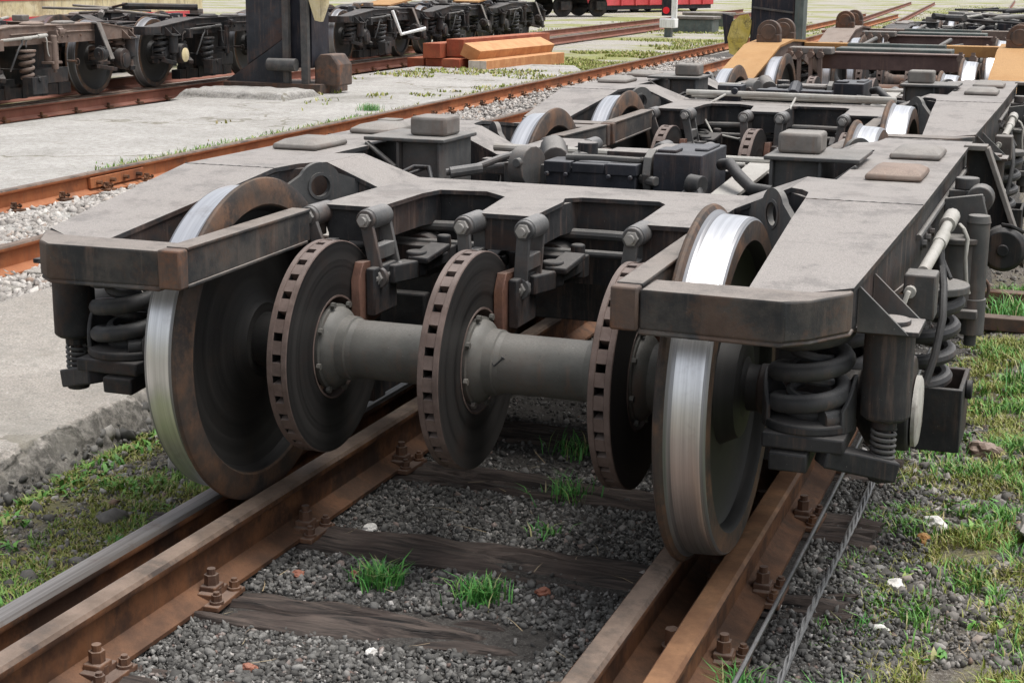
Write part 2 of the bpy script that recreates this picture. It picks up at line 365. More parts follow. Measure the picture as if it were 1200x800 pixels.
def build_index():
    d = {}
    for c in COL.objects:
        if c.parent: d.setdefault(c.parent.name, []).append(c)
    return d
def numpy_mesh(name, V, Fc, mat):
    me = bpy.data.meshes.new(name); nv, nf, k = len(V), len(Fc), Fc.shape[1]
    me.vertices.add(nv); me.vertices.foreach_set('co', V.astype(np.float32).ravel())
    me.loops.add(nf*k); me.loops.foreach_set('vertex_index', Fc.astype(np.int32).ravel())
    me.polygons.add(nf); me.polygons.foreach_set('loop_start', np.arange(0, nf*k, k, dtype=np.int32))
    me.update(calc_edges=True); me.validate(); me.materials.append(MATS[mat])
    o = bpy.data.objects.new(name, me); COL.objects.link(o); return o
ICO_V = None
def ico():
    global ICO_V
    if ICO_V is None:
        bm = bmesh.new(); bmesh.ops.create_icosphere(bm, subdivisions=1, radius=1); 
        ICO_V = (np.array([v.co[:] for v in bm.verts]), np.array([[v.index for v in f.verts] for f in bm.faces])); bm.free()
    return ICO_V
def rand_rot(n):
    q = rng.normal(size=(n,4)); q /= np.linalg.norm(q, axis=1)[:,None]; a,b,c,d = q.T
    return np.stack([np.stack([1-2*(c*c+d*d),2*(b*c-a*d),2*(b*d+a*c)],1),np.stack([2*(b*c+a*d),1-2*(b*b+d*d),2*(c*d-a*b)],1),np.stack([2*(b*d-a*c),2*(c*d+a*b),1-2*(b*b+c*c)],1)],1)
def stones(name, pos, size, mat, flat=.7):
    v0, f0 = ico(); n = len(pos)
    sc3 = size[:,None]*rng.uniform(.55, 1.15, (n,3)); sc3[:,2] *= flat
    vv = np.repeat(v0[None], n, 0)
    for k in range(4):                     # chip flat facets off each stone
        nn = rng.normal(size=(n,1,3)); nn /= np.linalg.norm(nn, axis=2, keepdims=True)
        dd = np.maximum(0, (vv*nn).sum(2, keepdims=True)-rng.uniform(.25, .7, (n,1,1))); vv = vv-dd*nn
    vv = vv*(1.12+rng.uniform(-.22, .22, (n,len(v0),1)))*sc3[:,None,:]
    vv = np.einsum('nij,nkj->nki', rand_rot(n), vv)+pos[:,None,:]
    ff = f0[None]+(np.arange(n)*len(v0))[:,None,None]
    return numpy_mesh(name, vv.reshape(-1,3), ff.reshape(-1,3), mat)
def blades(name, pos, h, wd, lean, mat):
    n = len(pos); a = rng.uniform(0, 2*np.pi, n); d = np.stack([np.cos(a), np.sin(a), 0*a], 1); t = np.stack([-np.sin(a), np.cos(a), 0*a], 1)
    ln = lean*rng.uniform(.2, 1, n); up = np.array([0,0,1.])
    b0 = pos; m0 = pos+up*(h*.55)[:,None]+d*(ln*h*.3)[:,None]; t0 = pos+up*(h*(1-.25*ln))[:,None]+d*(ln*h*.95)[:,None]
    w0 = (wd*rng.uniform(.7, 1.2, n))[:,None]
    V = np.stack([b0-t*w0/2, b0+t*w0/2, m0+t*w0*.4, m0-t*w0*.4, t0], 1).reshape(-1,3)
    i = (np.arange(n)*5)[:,None]
    Fc = np.concatenate([i+np.array([[0,1,2]]), i+np.array([[0,2,3]]), i+np.array([[3,2,4]])])
    return numpy_mesh(name, V, Fc, mat)
def vnoise(x, y, s, seed=0): return mnoise.noise(Vector((x*s+seed, y*s-seed*.7, seed*1.3)))

# ------------------------------------------------------------------ setting: ground, concrete, rails
def axis_pts(lo, hi, step, wide):
    a = list(np.arange(lo, hi+1e-6, step)); 
    return [-w_+lo for w_ in reversed(wide)]+a+[hi+w_ for w_ in wide]
GX = axis_pts(-2.2, 3.4, .045, [.3, .8, 1.6, 3, 6, 12, 25, 60, 150, 400, 900]); GY = axis_pts(-2.2, 6.0, .045, [.3, .8, 1.6, 3, 6, 12, 25, 60, 150, 400, 900])
def gz(x, y):
    z = -.205
    if -3 < x < 5 and -3 < y < 9:
        z += .018*vnoise(x, y, 1.3)+.012*vnoise(x, y, 5, 3)
        if x > 1.15: z += min(.09, (x-1.15)*.12)+.016*vnoise(x, y, 11, 5)
        if -1.75 < x < -.9: z += .02+.012*vnoise(x, y, 9, 8)
    return z
V = np.array([(x, y, gz(x, y)) for y in GY for x in GX]); nx = len(GX); ny = len(GY)
ii = (np.arange(ny-1)[:,None]*nx+np.arange(nx-1)[None]).ravel()
g = numpy_mesh('ground', V, np.stack([ii, ii+1, ii+nx+1, ii+nx], 1), 'soil'); tag(g, kind='structure')
g.data.polygons.foreach_set('use_smooth', [True]*len(g.data.polygons))
def sheet(name, x0, x1, y0, y1, z, mat, st=.06, amp=.01, edge=0):
    xs = np.linspace(x0, x1, max(2, int((x1-x0)/st))); ys = np.linspace(y0, y1, max(2, min(400, int((y1-y0)/st))))
    V = []
    for y in ys:
        for x in xs:
            xx = x
            if edge and (x == xs[0] or x == xs[-1]): xx += edge*vnoise(x, y, 3)
            V.append((xx, y, z+amp*vnoise(x, y, 2)+amp*.6*vnoise(x, y, 9)))
    nx = len(xs); ii = (np.arange(len(ys)-1)[:,None]*nx+np.arange(nx-1)[None]).ravel()
    o = numpy_mesh(name, np.array(V), np.stack([ii, ii+1, ii+nx+1, ii+nx], 1), mat); tag(o, kind='structure')
    o.data.polygons.foreach_set('use_smooth', [True]*len(o.data.polygons)); return o
sheet('ballast_bed', -.95, 1.18, -2.2, 30, -.190, 'ballast_soil', .05, .006, .05)
# concrete platform with a crumbled edge
def platform():
    xs = np.concatenate([np.linspace(-3.55, -2.2, 26), np.linspace(-2.17, -1.5, 70)]); ys = np.linspace(-2.6, 30, 700)
    ys = np.concatenate([np.linspace(-2.0, 3.0, 420), np.linspace(3.02, 4.5, 40), np.linspace(4.6, 40, 60)])
    V = []
    for y in ys:
        e = -1.74-.05*min(max(y, -.3), 2.5)+.07*vnoise(0, y, 1.7)+.05*vnoise(0, y, 6, 2)       # edge line
        for x in xs:
            t = (x-e)
            z = -.045+.006*vnoise(x, y, 3)
            if t > -.04:
                k = min(1, (t+.04)/.17); z -= .2*k*k*(3-2*k)
                z += (.055*vnoise(x, y, 9, 4)+.045*abs(vnoise(x, y, 21, 9))-.02+.02*vnoise(x, y, 47, 2))*math.sin(math.pi*min(1, k*1.02+.02))**.6
            if x < -3.42: z -= .17*min(1, (-3.42-x)/.12)
            V.append((x, y, z))
    nx = len(xs); ii = (np.arange(len(ys)-1)[:,None]*nx+np.arange(nx-1)[None]).ravel()
    o = numpy_mesh('concrete_platform', np.array(V), np.stack([ii, ii+1, ii+nx+1, ii+nx], 1), 'concrete'); tag(o, kind='structure')
    o.data.polygons.foreach_set('use_smooth', [True]*len(o.data.polygons)); o.data.set_sharp_from_angle(angle=R(50))
platform()
sheet('gravel_strip', -6.6, -3.5, -2, 40, -.185, 'ballast_soil', .12, .008)
def yard():
    m = MB(); pts_r = [(-5.70-.038*(y-3)-.13, y) for y in (-3, 5, 10, 18, 22)]+[(-7.6, 24.5)]; pts_l = [(-10.2,24.5),(-9.9, 18), (-9.65, 10), (-9.4, 5), (-9.3, -3)]
    m.prism(pts_r+pts_l, -.10, .25); o = m.obj('concrete_yard', 'concrete'); tag(o, kind='structure')
yard()
RP = [(-.075,0),(-.075,.012),(-.03,.028),(-.0085,.042),(-.0085,.128),(-.033,.142),(-.036,.150),(-.036,.160),(-.028,.1705),(-.012,.172),(.012,.172),(.028,.1705),(.036,.160),(.036,.150),(.033,.142),(.0085,.128),(.0085,.042),(.03,.028),(.075,.012),(.075,0)]
def rail(label, p0, p1, mats, group=None, ztop=0.0, seg=1):
    """p0,p1 centre of head; profile extruded between them. mats = (body, head)"""
    p0 = Vector((p0[0], p0[1], 0)); p1 = Vector((p1[0], p1[1], 0)); d = (p1-p0).normalized(); a = Vector((d.y, -d.x, 0))
    m = MB(); n = len(RP)
    for e, p in ((0, p0), (1, p1)):
        pass
    V = [p+a*x+Vector((0,0,ztop-.172+z)) for p in (p0, p1) for x, z in RP]
    for i in range(n):
        j = (i+1) % n; hd = 8 <= i <= 11
        m.f.append((i, j, n+j, n+i)); m.mi.append(1 if hd else 0)
    m.f.append(tuple(range(n))); m.mi.append(0); m.f.append(tuple(range(2*n-1, n-1, -1))); m.mi.append(0)
    m.v = [tuple(v) for v in V]
    o = m.obj('rail', mats, smooth=30); tag(o, label, 'rail', group); return o
XL, XLG, XR, XRG = -.812, -.645, .826, .650
rl = rail('rusty running rail left of the axle, along the strip of weeds', (XL, -2.5), (XL, 40), ['rail_rust', 'head_steel'], 'rails under the front bogie')
rlg = rail('brown check rail inside the left wheel, bolted to the sleepers', (XLG, -2.5), (XLG, 40), ['rail_rust', 'rail_head_brown'], 'rails under the front bogie')
rr = rail('orange rusty running rail under the right wheel beside the two steel cables', (XR, -2.5), (XR, 40), ['rail_rust', 'rail_head_orange'], 'rails under the front bogie')
rrg = rail('wide brown check rail just inside the right wheel flange', (XRG, -2.5), (XRG, 40), ['rail_rust', 'rail_head_brown'], 'rails under the front bogie')

# sleepers of the near track
def noisy_box(x0, x1, y0, y1, z0, z1, nx, ny, nz, amp, seed, split=None):
    bm = bmesh.new(); grid = {}
    def P(i, j, k):
        key = (i, j, k)
        if key not in grid:
            x = x0+(x1-x0)*i/nx; y = y0+(y1-y0)*j/ny; z = z0+(z1-z0)*k/nz
            d = amp*mnoise.noise(Vector((x*3+seed, y*14, z*14+seed)))+amp*.6*mnoise.noise(Vector((x*9+seed, y*40, z*40)))
            yy = y+d*(1 if j in (0, ny) else .3); cr = abs(mnoise.noise(Vector((x*1.1+seed*3, y*17, seed)))); zz = z+((d-.03*max(0, 1-cr/.16)) if k == nz else 0)
            ex = (amp*1.5*mnoise.noise(Vector((seed, y*30, z*30)))) if i in (0, nx) else 0
            if k == nz and j in (0, ny): zz -= .008
            grid[key] = bm.verts.new((x+ex, yy, zz))
        return grid[key]
    for i in range(nx):
        for j in range(ny):
            bm.faces.new((P(i,j,nz),P(i+1,j,nz),P(i+1,j+1,nz),P(i,j+1,nz)))
        for k in range(nz):
            bm.faces.new((P(i,0,k),P(i+1,0,k),P(i+1,0,k+1),P(i,0,k+1))); bm.faces.new((P(i,ny,k),P(i,ny,k+1),P(i+1,ny,k+1),P(i+1,ny,k)))
    for j in range(ny):
        for k in range(nz):
            bm.faces.new((P(0,j,k),P(0,j,k+1),P(0,j+1,k+1),P(0,j+1,k))); bm.faces.new((P(nx,j,k),P(nx,j+1,k),P(nx,j+1,k+1),P(nx,j,k+1)))
    bmesh.ops.recalc_face_normals(bm, faces=bm.faces)
    me = bpy.data.meshes.new('sleeper'); bm.to_mesh(me); bm.free(); return me
SLEEPERS = [(-1.06, 0, 'weathered sleeper nearest the camera, mostly under gravel'), (-.47, .10, 'split brown sleeper with a cracked end between the check rails'), (.08, .02, 'dark sleeper just behind the two foremost grass tufts'),
            (.80, -.06, 'dark shaded sleeper below the middle brake disc'), (1.42, 0, 'black sleeper in deep shade beyond the middle brake disc')]
def base_plate(parent, x, side, y, z, rot=0):
    m = MB(); s = side
    m.box(x-.115 if s < 0 else x-.075, x+.075 if s < 0 else x+.115, y-.085, y+.085, z, z+.016)
    m.box(min(x+s*.078, x+s*.03), max(x+s*.078, x+s*.03), y-.05, y+.05, z+.013, z+.034)
    p = m.obj('base_plate', 'plate_rust', parent, bevel=.003)
    def bolt(bx_, by_, h, r):
        b = MB(); b.cyl((bx_, by_, z+.01), (bx_, by_, z+.01+h*.35), r*1.35, n=14); b.cyl((bx_, by_, z+.01+h*.35), (bx_, by_, z+.01+h*.8), r, n=6); b.cyl((bx_, by_, z+.01+h*.8), (bx_, by_, z+.01+h), r*.6, n=10)
        b.obj('bolt', 'plate_rust', p)
    bolt(x+s*.052, y, .085, .021); bolt(x+s*.095, y-.055, .04, .015); bolt(x+s*.095, y+.055, .04, .015)
    c = MB(); c.box(x+s*.052-.026, x+s*.052+.026, y-.028, y+.028, z+.03, z+.048); c.obj('rail_clip', 'plate_rust', p, bevel=.004)
for i, (y, sk, lab) in enumerate(SLEEPERS):
    me = noisy_box(-1.15, 1.12, -.12, .12, -.34, -.172, 90, 22, 3, .02, i*7.7+1); me.materials.append(MATS['sleeper_wood'])
    o = bpy.data.objects.new('sleeper', me); COL.objects.link(o); o.location = (0, y, 0); o.rotation_euler = (0, 0, sk*.6)
    if i == 1:
        for v in me.vertices:       # broken right end of the split sleeper
            if v.co.z > -.25:
                e = .22+.16*mnoise.noise(Vector((v.co.y*16, 3, 1)))
                if v.co.x > e: v.co.z -= min(.06, (v.co.x-e)*.9)*(.75+.5*mnoise.noise(v.co*16))
                v.co.y += .03*math.sin(v.co.x*3.2+.6) 
    tag(o, lab, 'sleeper', 'wooden sleepers under the front bogie')
    for (x, s) in ((XLG, 1), (XR, 1), (XRG, -1), (XR-.085, 1)):
        if (x, s) == (XR-.085, 1):
            b = MB(); b.cyl((x+.0, 0, -.17), (x, 0, -.13), .028, n=14); b.cyl((x, 0, -.13), (x, 0, -.085), .02, n=6); b.obj('bolt', 'plate_rust', o); continue
        base_plate(o, x, s, 0, -.176)

# ------------------------------------------------------------------ gravel, stones, weeds
def keep(P, zones):
    k = np.ones(len(P), bool)
    for (x0, x1, y0, y1) in zones: k &= ~((P[:,0] > x0) & (P[:,0] < x1) & (P[:,1] > y0) & (P[:,1] < y1))
    return P[k]
def scatter(x0, x1, y0, y1, n): return np.stack([rng.uniform(x0, x1, n), rng.uniform(y0, y1, n), np.zeros(n)], 1)
P = np.concatenate([scatter(-.6, .60, -1.5, 1.0, 42000), scatter(-.6, .6, 1.0, 3.5, 6000), scatter(.93, 1.30, -1.5, 1.6, 13000), scatter(.93, 1.5, 1.6, 5, 3500), scatter(-.57,.57,-1.6,-.62,6000)])
sl_no = []
for i, (y, sk, lab) in enumerate(SLEEPERS):
    if i == 0: continue
    d = P[:,1]-(y+P[:,0]*math.tan(sk*.6)); cover = (rng.random(len(P)) < .02) | ((P[:,0] > .40) & (i == 1) & (rng.random(len(P)) < .8)) | ((P[:,0] > .50) & (rng.random(len(P)) < .4))
    P = P[~((np.abs(d) < .115) & ~cover)]
P[:,2] = -.188+.008*np.array([vnoise(p[0], p[1], 2.5, 6) for p in P])+rng.uniform(-.006, .008, len(P))
o = stones('gravel', P, np.minimum(.018, rng.lognormal(math.log(.0076), .46, len(P))), 'stone_grey'); tag(o, 'fine grey gravel between and beside the near rails', 'gravel', kind='stuff')
P = np.concatenate([scatter(-4.2, -3.45, 1, 10, 5000), scatter(-5.75, -4.15, 2, 14, 15000), scatter(-6.6, -5, 14, 30, 6000)])
P[:,2] = -.175+.02*np.array([vnoise(p[0], p[1], 2.0, 6) for p in P])
o = stones('ballast', P, rng.uniform(.018, .045, len(P)), 'stone_pale'); tag(o, 'coarse pale ballast along the orange rusty rails', 'ballast', kind='stuff')
def edge_x(y): return -1.74-.05*min(max(y, -.3), 2.5)
P = scatter(0, .2, -1.2, 2.6, 900); P[:,0] = np.array([edge_x(y) for y in P[:,1]])+rng.normal(.09, .06, len(P)); P[:,2] = -.06-np.clip((P[:,0]-np.array([edge_x(y) for y in P[:,1]])+.02)*1.0, 0, .14)+rng.uniform(-.016, -.002, len(P))
o = stones('rubble', P, rng.lognormal(math.log(.012), .55, len(P)), 'rubble_dark'); tag(o, 'dark crumbled rubble along the broken concrete edge', 'rubble', kind='stuff')
P = np.concatenate([scatter(1.1, 3.0, -1.6, 6, 7000), scatter(1.1, 1.75, -1.6, 2.2, 16000)]); PV = scatter(-1.65, -.92, -1.3, 1.8, 5000); P = P[np.array([vnoise(p[0], p[1], 1.6, 2) for p in P])+.5*(1.45-P[:,0]) > -.55]
P[:,2] = np.array([gz(p[0], p[1]) for p in P])+.003
Q = scatter(1.1, 2.6, -1.5, 5, 150); Q[:,2] = np.array([gz(p[0], p[1]) for p in Q])+.012; P = np.concatenate([P, PV, Q]); P[:,2] = np.where(P[:,0] < 0, np.array([gz(p[0], p[1]) for p in P])+.002, P[:,2]); SZ = np.concatenate([rng.lognormal(math.log(.0085), .5, len(P)-150), rng.uniform(.010, .024, 150)])
o = stones('pebbles', P, SZ, 'stone_mixed'); tag(o, 'loose pebbles in the mossy ground right of the cables', 'pebbles', kind='stuff')
def field(n, x0, x1, y0, y1, thr, s, seed, fx=None):
    P = scatter(x0, x1, y0, y1, n); q = np.array([vnoise(p[0], p[1], s, seed)+.5*vnoise(p[0], p[1], s*3.1, seed+3)+(fx(p[0], p[1]) if fx else 0) for p in P])
    P = P[rng.random(len(P)) < 1/(1+np.exp(-(q-thr)/.07))]; P[:,2] = np.array([gz(p[0], p[1]) for p in P])-.004; return P
P = field(230000, 1.06, 2.6, -1.6, 4.6, .06, 4.4, 4, lambda x, y: .5*min(.5, (x-1.50)))
o = blades('grass', P, rng.uniform(.012, .05, len(P)), .0045, 1.2, 'grass_yellow'); tag(o, 'short yellow green mossy grass right of the cables', 'grass', kind='stuff')
P = field(150000, 1.06, 2.7, -1.6, 5.2, .30, 5.0, 14, lambda x, y: .3*min(.5, (x-1.3)))
o = blades('weeds', P, rng.uniform(.02, .07, len(P)), .0055, 1.1, 'grass_mid'); tag(o, 'green grass growing in patches right of the bogies', 'grass', kind='stuff')
P = field(56000, -1.75, -.9, -1.5, 2.6, .14, 5.0, 24, lambda x, y: -.25 if y > 1.6 else 0)
P = P[P[:,0] > np.array([edge_x(y) for y in P[:,1]])+.10]
o = blades('verge_grass', P, rng.uniform(.010, .042, len(P)), .0055, 1.2, 'grass_green'); tag(o, 'low weedy grass between left rail and broken concrete', 'grass', kind='stuff')
P = field(90000, -1.75, -.9, -1.5, 2.2, -.08, 4.6, 34); P = P[P[:,0] > np.array([edge_x(y) for y in P[:,1]])+.09]
o = blades('verge_moss', P, rng.uniform(.008, .028, len(P)), .006, 1.3, 'grass_yellow'); tag(o, 'yellow moss and dry stalks beside left rail', 'moss', kind='stuff')
P = scatter(-6.35, -5.75, 3, 26, 9000); P[:,0] = -5.70-.038*(P[:,1]-3)-rng.uniform(.09, .42, len(P))*rng.uniform(.3,1,len(P)); P = P[np.array([vnoise(p[0], p[1], .8, 44) for p in P]) > -.05]; P[:,2] = -.10
o = blades('trackside_grass', P, rng.uniform(.03, .09, len(P)), .012, 1.1, 'grass_yellow'); tag(o, 'thin line of grass between orange rail and pale concrete', 'grass', kind='stuff')
P = scatter(0, .5, 7.0, 13.0, 9000); P[:,0] = -5.70-.038*(P[:,1]-3)-.10-np.abs(rng.normal(0, .16, len(P))); P = P[rng.random(len(P)) < .25+.75*np.array([vnoise(0, p[1], 1.1, 64)+.35 for p in P])]; P[:,2] = -.102
o = blades('edge_grass', P, rng.uniform(.02, .07, len(P)), .012, 1.1, 'grass_green'); tag(o, 'green weeds along the concrete edge by the orange rail', 'grass', kind='stuff')
P = np.concatenate([scatter(-9.8, -6.6, 15.5, 22.5, 5200), scatter(-9.2, -7.5, 6, 15, 500)]); P = P[np.array([vnoise(p[0]*.6, p[1], .55, 74)+.5*vnoise(p[0], p[1], 2.2, 75)-(.25 if p[1] < 15.5 else .0) for p in P]) > .12]; P[:,2] = -.102
o = blades('yard_weeds', P, rng.uniform(.02, .07, len(P)), .03, 1.1, 'grass_yellow'); tag(o, 'yellow green weeds growing through the pale concrete', 'weeds', kind='stuff')
P = np.concatenate([scatter(-10.6, -6.6, 24.6, 32, 16000), scatter(-11, -7.2, 32, 60, 16000), scatter(-16, -11.5, 36, 75, 12000), scatter(-7, 2, 45, 110, 16000)])
P = P[np.array([vnoise(p[0], p[1], .35, 54)+.6*vnoise(p[0], p[1], 1.3, 5) for p in P]) > .05]; P[:,2] = -.205
o = blades('far_grass', P, rng.uniform(.03, .09, len(P)), .03, 1.2, 'grass_yellow'); tag(o, 'yellow green grass patches between the far tracks', 'grass', kind='stuff')
P = np.concatenate([scatter(-.55, .55, -1.2, 1.2, 50), scatter(1.0, 1.9, -1.4, 2.5, 300), scatter(-1.6, -.95, -1.2, 1.5, 160)])
P[:,2] = np.array([gz(p[0], p[1]) if abs(p[0]) > .9 else -.172 for p in P])+.006
o = blades('dry_stalks', P, rng.uniform(.03, .07, len(P)), .004, 1.0, 'straw')
o.data.vertices.foreach_get('co', (cc := np.zeros(len(o.data.vertices)*3))); cc = cc.reshape(-1, 5, 3); b_ = cc[:,:2].mean(1)[:,None]; dd = cc-b_; dd[:,:,:2] += (rng.normal(size=(len(cc),1,2))*1.2)*dd[:,:,2:]; dd[:,:,2] *= .12; o.data.vertices.foreach_set('co', (b_+dd).ravel()); tag(o, 'dry straw stalks lying on the gravel and moss', 'straw', kind='stuff')
P = np.concatenate([scatter(-1.65, -.92, -1.2, 1.6, 900), scatter(1.15, 2.3, -1.4, 3.0, 1800)]); P = P[np.array([vnoise(p[0], p[1], 4.5, 84) for p in P]) > .18]
P = np.repeat(P, 4, 0); P[:,:2] += rng.normal(0, .012, (len(P),2)); P = P[(P[:,0] > 0) | (P[:,0] > np.array([edge_x(y) for y in P[:,1]])+.12)]; P[:,2] = np.array([gz(p[0], p[1]) for p in P])
o = blades('leafy_weeds', P, rng.uniform(.018, .042, len(P)), .016, 1.6, 'grass_mid'); tag(o, 'low broad leaved weeds among the grass on both sides of the track', 'weeds', kind='stuff')
def tuft(label, x, y, n, h, spread, mat='grass_bright', group='bright grass tufts on the track bed', z=None):
    a = rng.normal(0, spread, (n,2)); P = np.stack([x+a[:,0], y+a[:,1], np.full(n, (z if z is not None else gz(x, y) if x > .95 or x < -.9 else -.185)-.006)], 1)
    o = blades('grass_tuft', P, h*rng.uniform(.45, 1.1, n), .0055, 1.15, mat); tag(o, label, 'grass tuft', group)
tuft('bright green grass tuft on gravel, left one of the foremost pair between the rails', -.20, -.20, 260, .085, .030)
tuft('bright green grass tuft on gravel, right one of the foremost pair between the rails', .115, -.20, 240, .08, .034)
tuft('green grass tuft in shade left of the brake disc by the right wheel', .08, .72, 110, .10, .04)
tuft('dark grass tuft under the axle behind the middle brake disc', -.06, 1.25, 90, .10, .05)
tuft('sparse small grass sprigs behind the second foremost sleeper', .12, .36, 46, .06, .03)
tuft('leafy green tuft between the orange rail and the cables, foremost', .95, -.55, 90, .10, .03)
tuft('big bright tuft right of the cables at the lower edge', 1.19, -.62, 260, .12, .06)
tuft('green tuft beside the right cable, next to rusty soil', 1.17, .0, 60, .07, .03)
tuft('bright green tuft by the open black bracket of the bogie', 1.62, 2.9, 220, .15, .09)
tuft('bright green tuft near the rusty flat bars', 1.36, 4.3, 200, .16, .09)
tuft('bright yellow green tuft at the edge of the pale concrete far left', -6.80, 13.7, 260, .13, .07, z=-.10)
def rock(name, label, x, y, s, mat, cat, group=None, z=None, flat=.7):
    v0, f0 = ico(); bm = bmesh.new(); bmesh.ops.create_icosphere(bm, subdivisions=3, radius=1)
    sd = random.random()*90
    for v in bm.verts:
        q0 = v.co.copy(); v.co *= 1+.42*mnoise.noise(q0*1.1+Vector((sd, 0, 0)))+.22*mnoise.noise(q0*2.7+Vector((0, sd, 0)))+.08*mnoise.noise(q0*6); v.co.x *= s*1.2; v.co.y *= s*.9; v.co.z *= s*flat
    me = bpy.data.meshes.new(name); bm.to_mesh(me); bm.free(); me.materials.append(MATS[mat])
    o = bpy.data.objects.new(name, me); COL.objects.link(o); o.location = (x, y, (gz(x, y) if z is None else z)+s*flat*.12+(.010 if x > 1.1 and flat > .5 else 0)); o.rotation_euler = (0, 0, sd)
    tag(o, label, cat, group)
G1 = 'loose pieces of brick and stone'
rock('brick_fragment', 'orange brick chip on gravel near the second left bolt plate', -.455, -.24, .018, 'brick_red', 'brick', G1, -.18)
rock('brick_fragment', 'orange brick chip right of the foremost grass tufts', .27, -.10, .02, 'brick_red', 'brick', G1, -.18)
rock('brick_fragment', 'small brick chip beside left foremost grass tuft', -.30, -.17, .014, 'brick_red', 'brick', G1, -.18)
rock('brick_fragment', 'brown brick lump on the gravel below the split sleeper', -.27, -.86, .018, 'brick_red', 'brick', G1, -.18)
rock('white_stone', 'white stone on gravel behind the second sleeper near the check rail', -.43, .20, .022, 'white_stone', 'stone', G1, -.18)
rock('white_stone', 'small white stone on the gravel in front of the split sleeper', -.02, -.66, .016, 'white_stone', 'stone', G1, -.18)
rock('white_stone', 'largest white stone in the moss right of the cables', 1.285, .90, .04, 'white_stone', 'stone', G1)
rock('white_stone', 'white stone right of the right cable, beside rusty soil', 1.23, .33, .03, 'white_stone', 'stone', G1)
rock('white_stone', 'white stone nearer than the rusty soil patch', 1.22, .02, .024, 'white_stone', 'stone', G1)
rock('sandstone', 'tan stone beside the right cable', 1.12, .62, .035, 'pad_brown', 'stone', G1)
rock('sandstone', 'tan stone under the bogie axle box cover', 1.40, 1.72, .055, 'pad_brown', 'stone', G1)
rock('brick_fragment', 'orange stone in the moss below the largest white stone', 1.27, .78, .026, 'orange_rust', 'stone', G1)
rock('rusty_clod', 'rusty reddish clod of soil beside the right cable', 1.19, .16, .05, 'brick_red', 'clod', G1, None, .25)
rock('concrete_lump', 'grey concrete lump at the right edge of the mossy ground', 1.66, .75, .10, 'stone_pale', 'stone', G1)
# two steel cables
for lab, x0, x1 in (('thin steel cable nearest the orange rail', .978, .975), ('thick twisted steel cable further from the orange rail', 1.073, 1.09)):
    m = MB(); pts = [(x0+(x1-x0)*t/40, -1.6+t*.35, -.035-.012*math.sin(t*.3)) for t in range(41)]
    r0 = .0070 if 'thin' in lab else .0086
    m.tube(pts, r0*(.95 if 'thin' in lab else .7), 10)
    for k in range(0 if 'thin' in lab else 3):
        hel = [(x0+(x1-x0)*t/560+math.cos(t*.16+k*2.094)*r0*.6, -1.6+t*.006, -.035-.012*math.sin(t/40*.3*40/14)+math.sin(t*.16+k*2.094)*r0*.6) for t in range(560)]
        m.tube([Vector(h) for h in hel], r0*.52, 6)
    o = m.obj('steel_cable', 'cable_steel'); tag(o, lab, 'cable', 'steel cables beside the rail')
    tag(o, None, None)

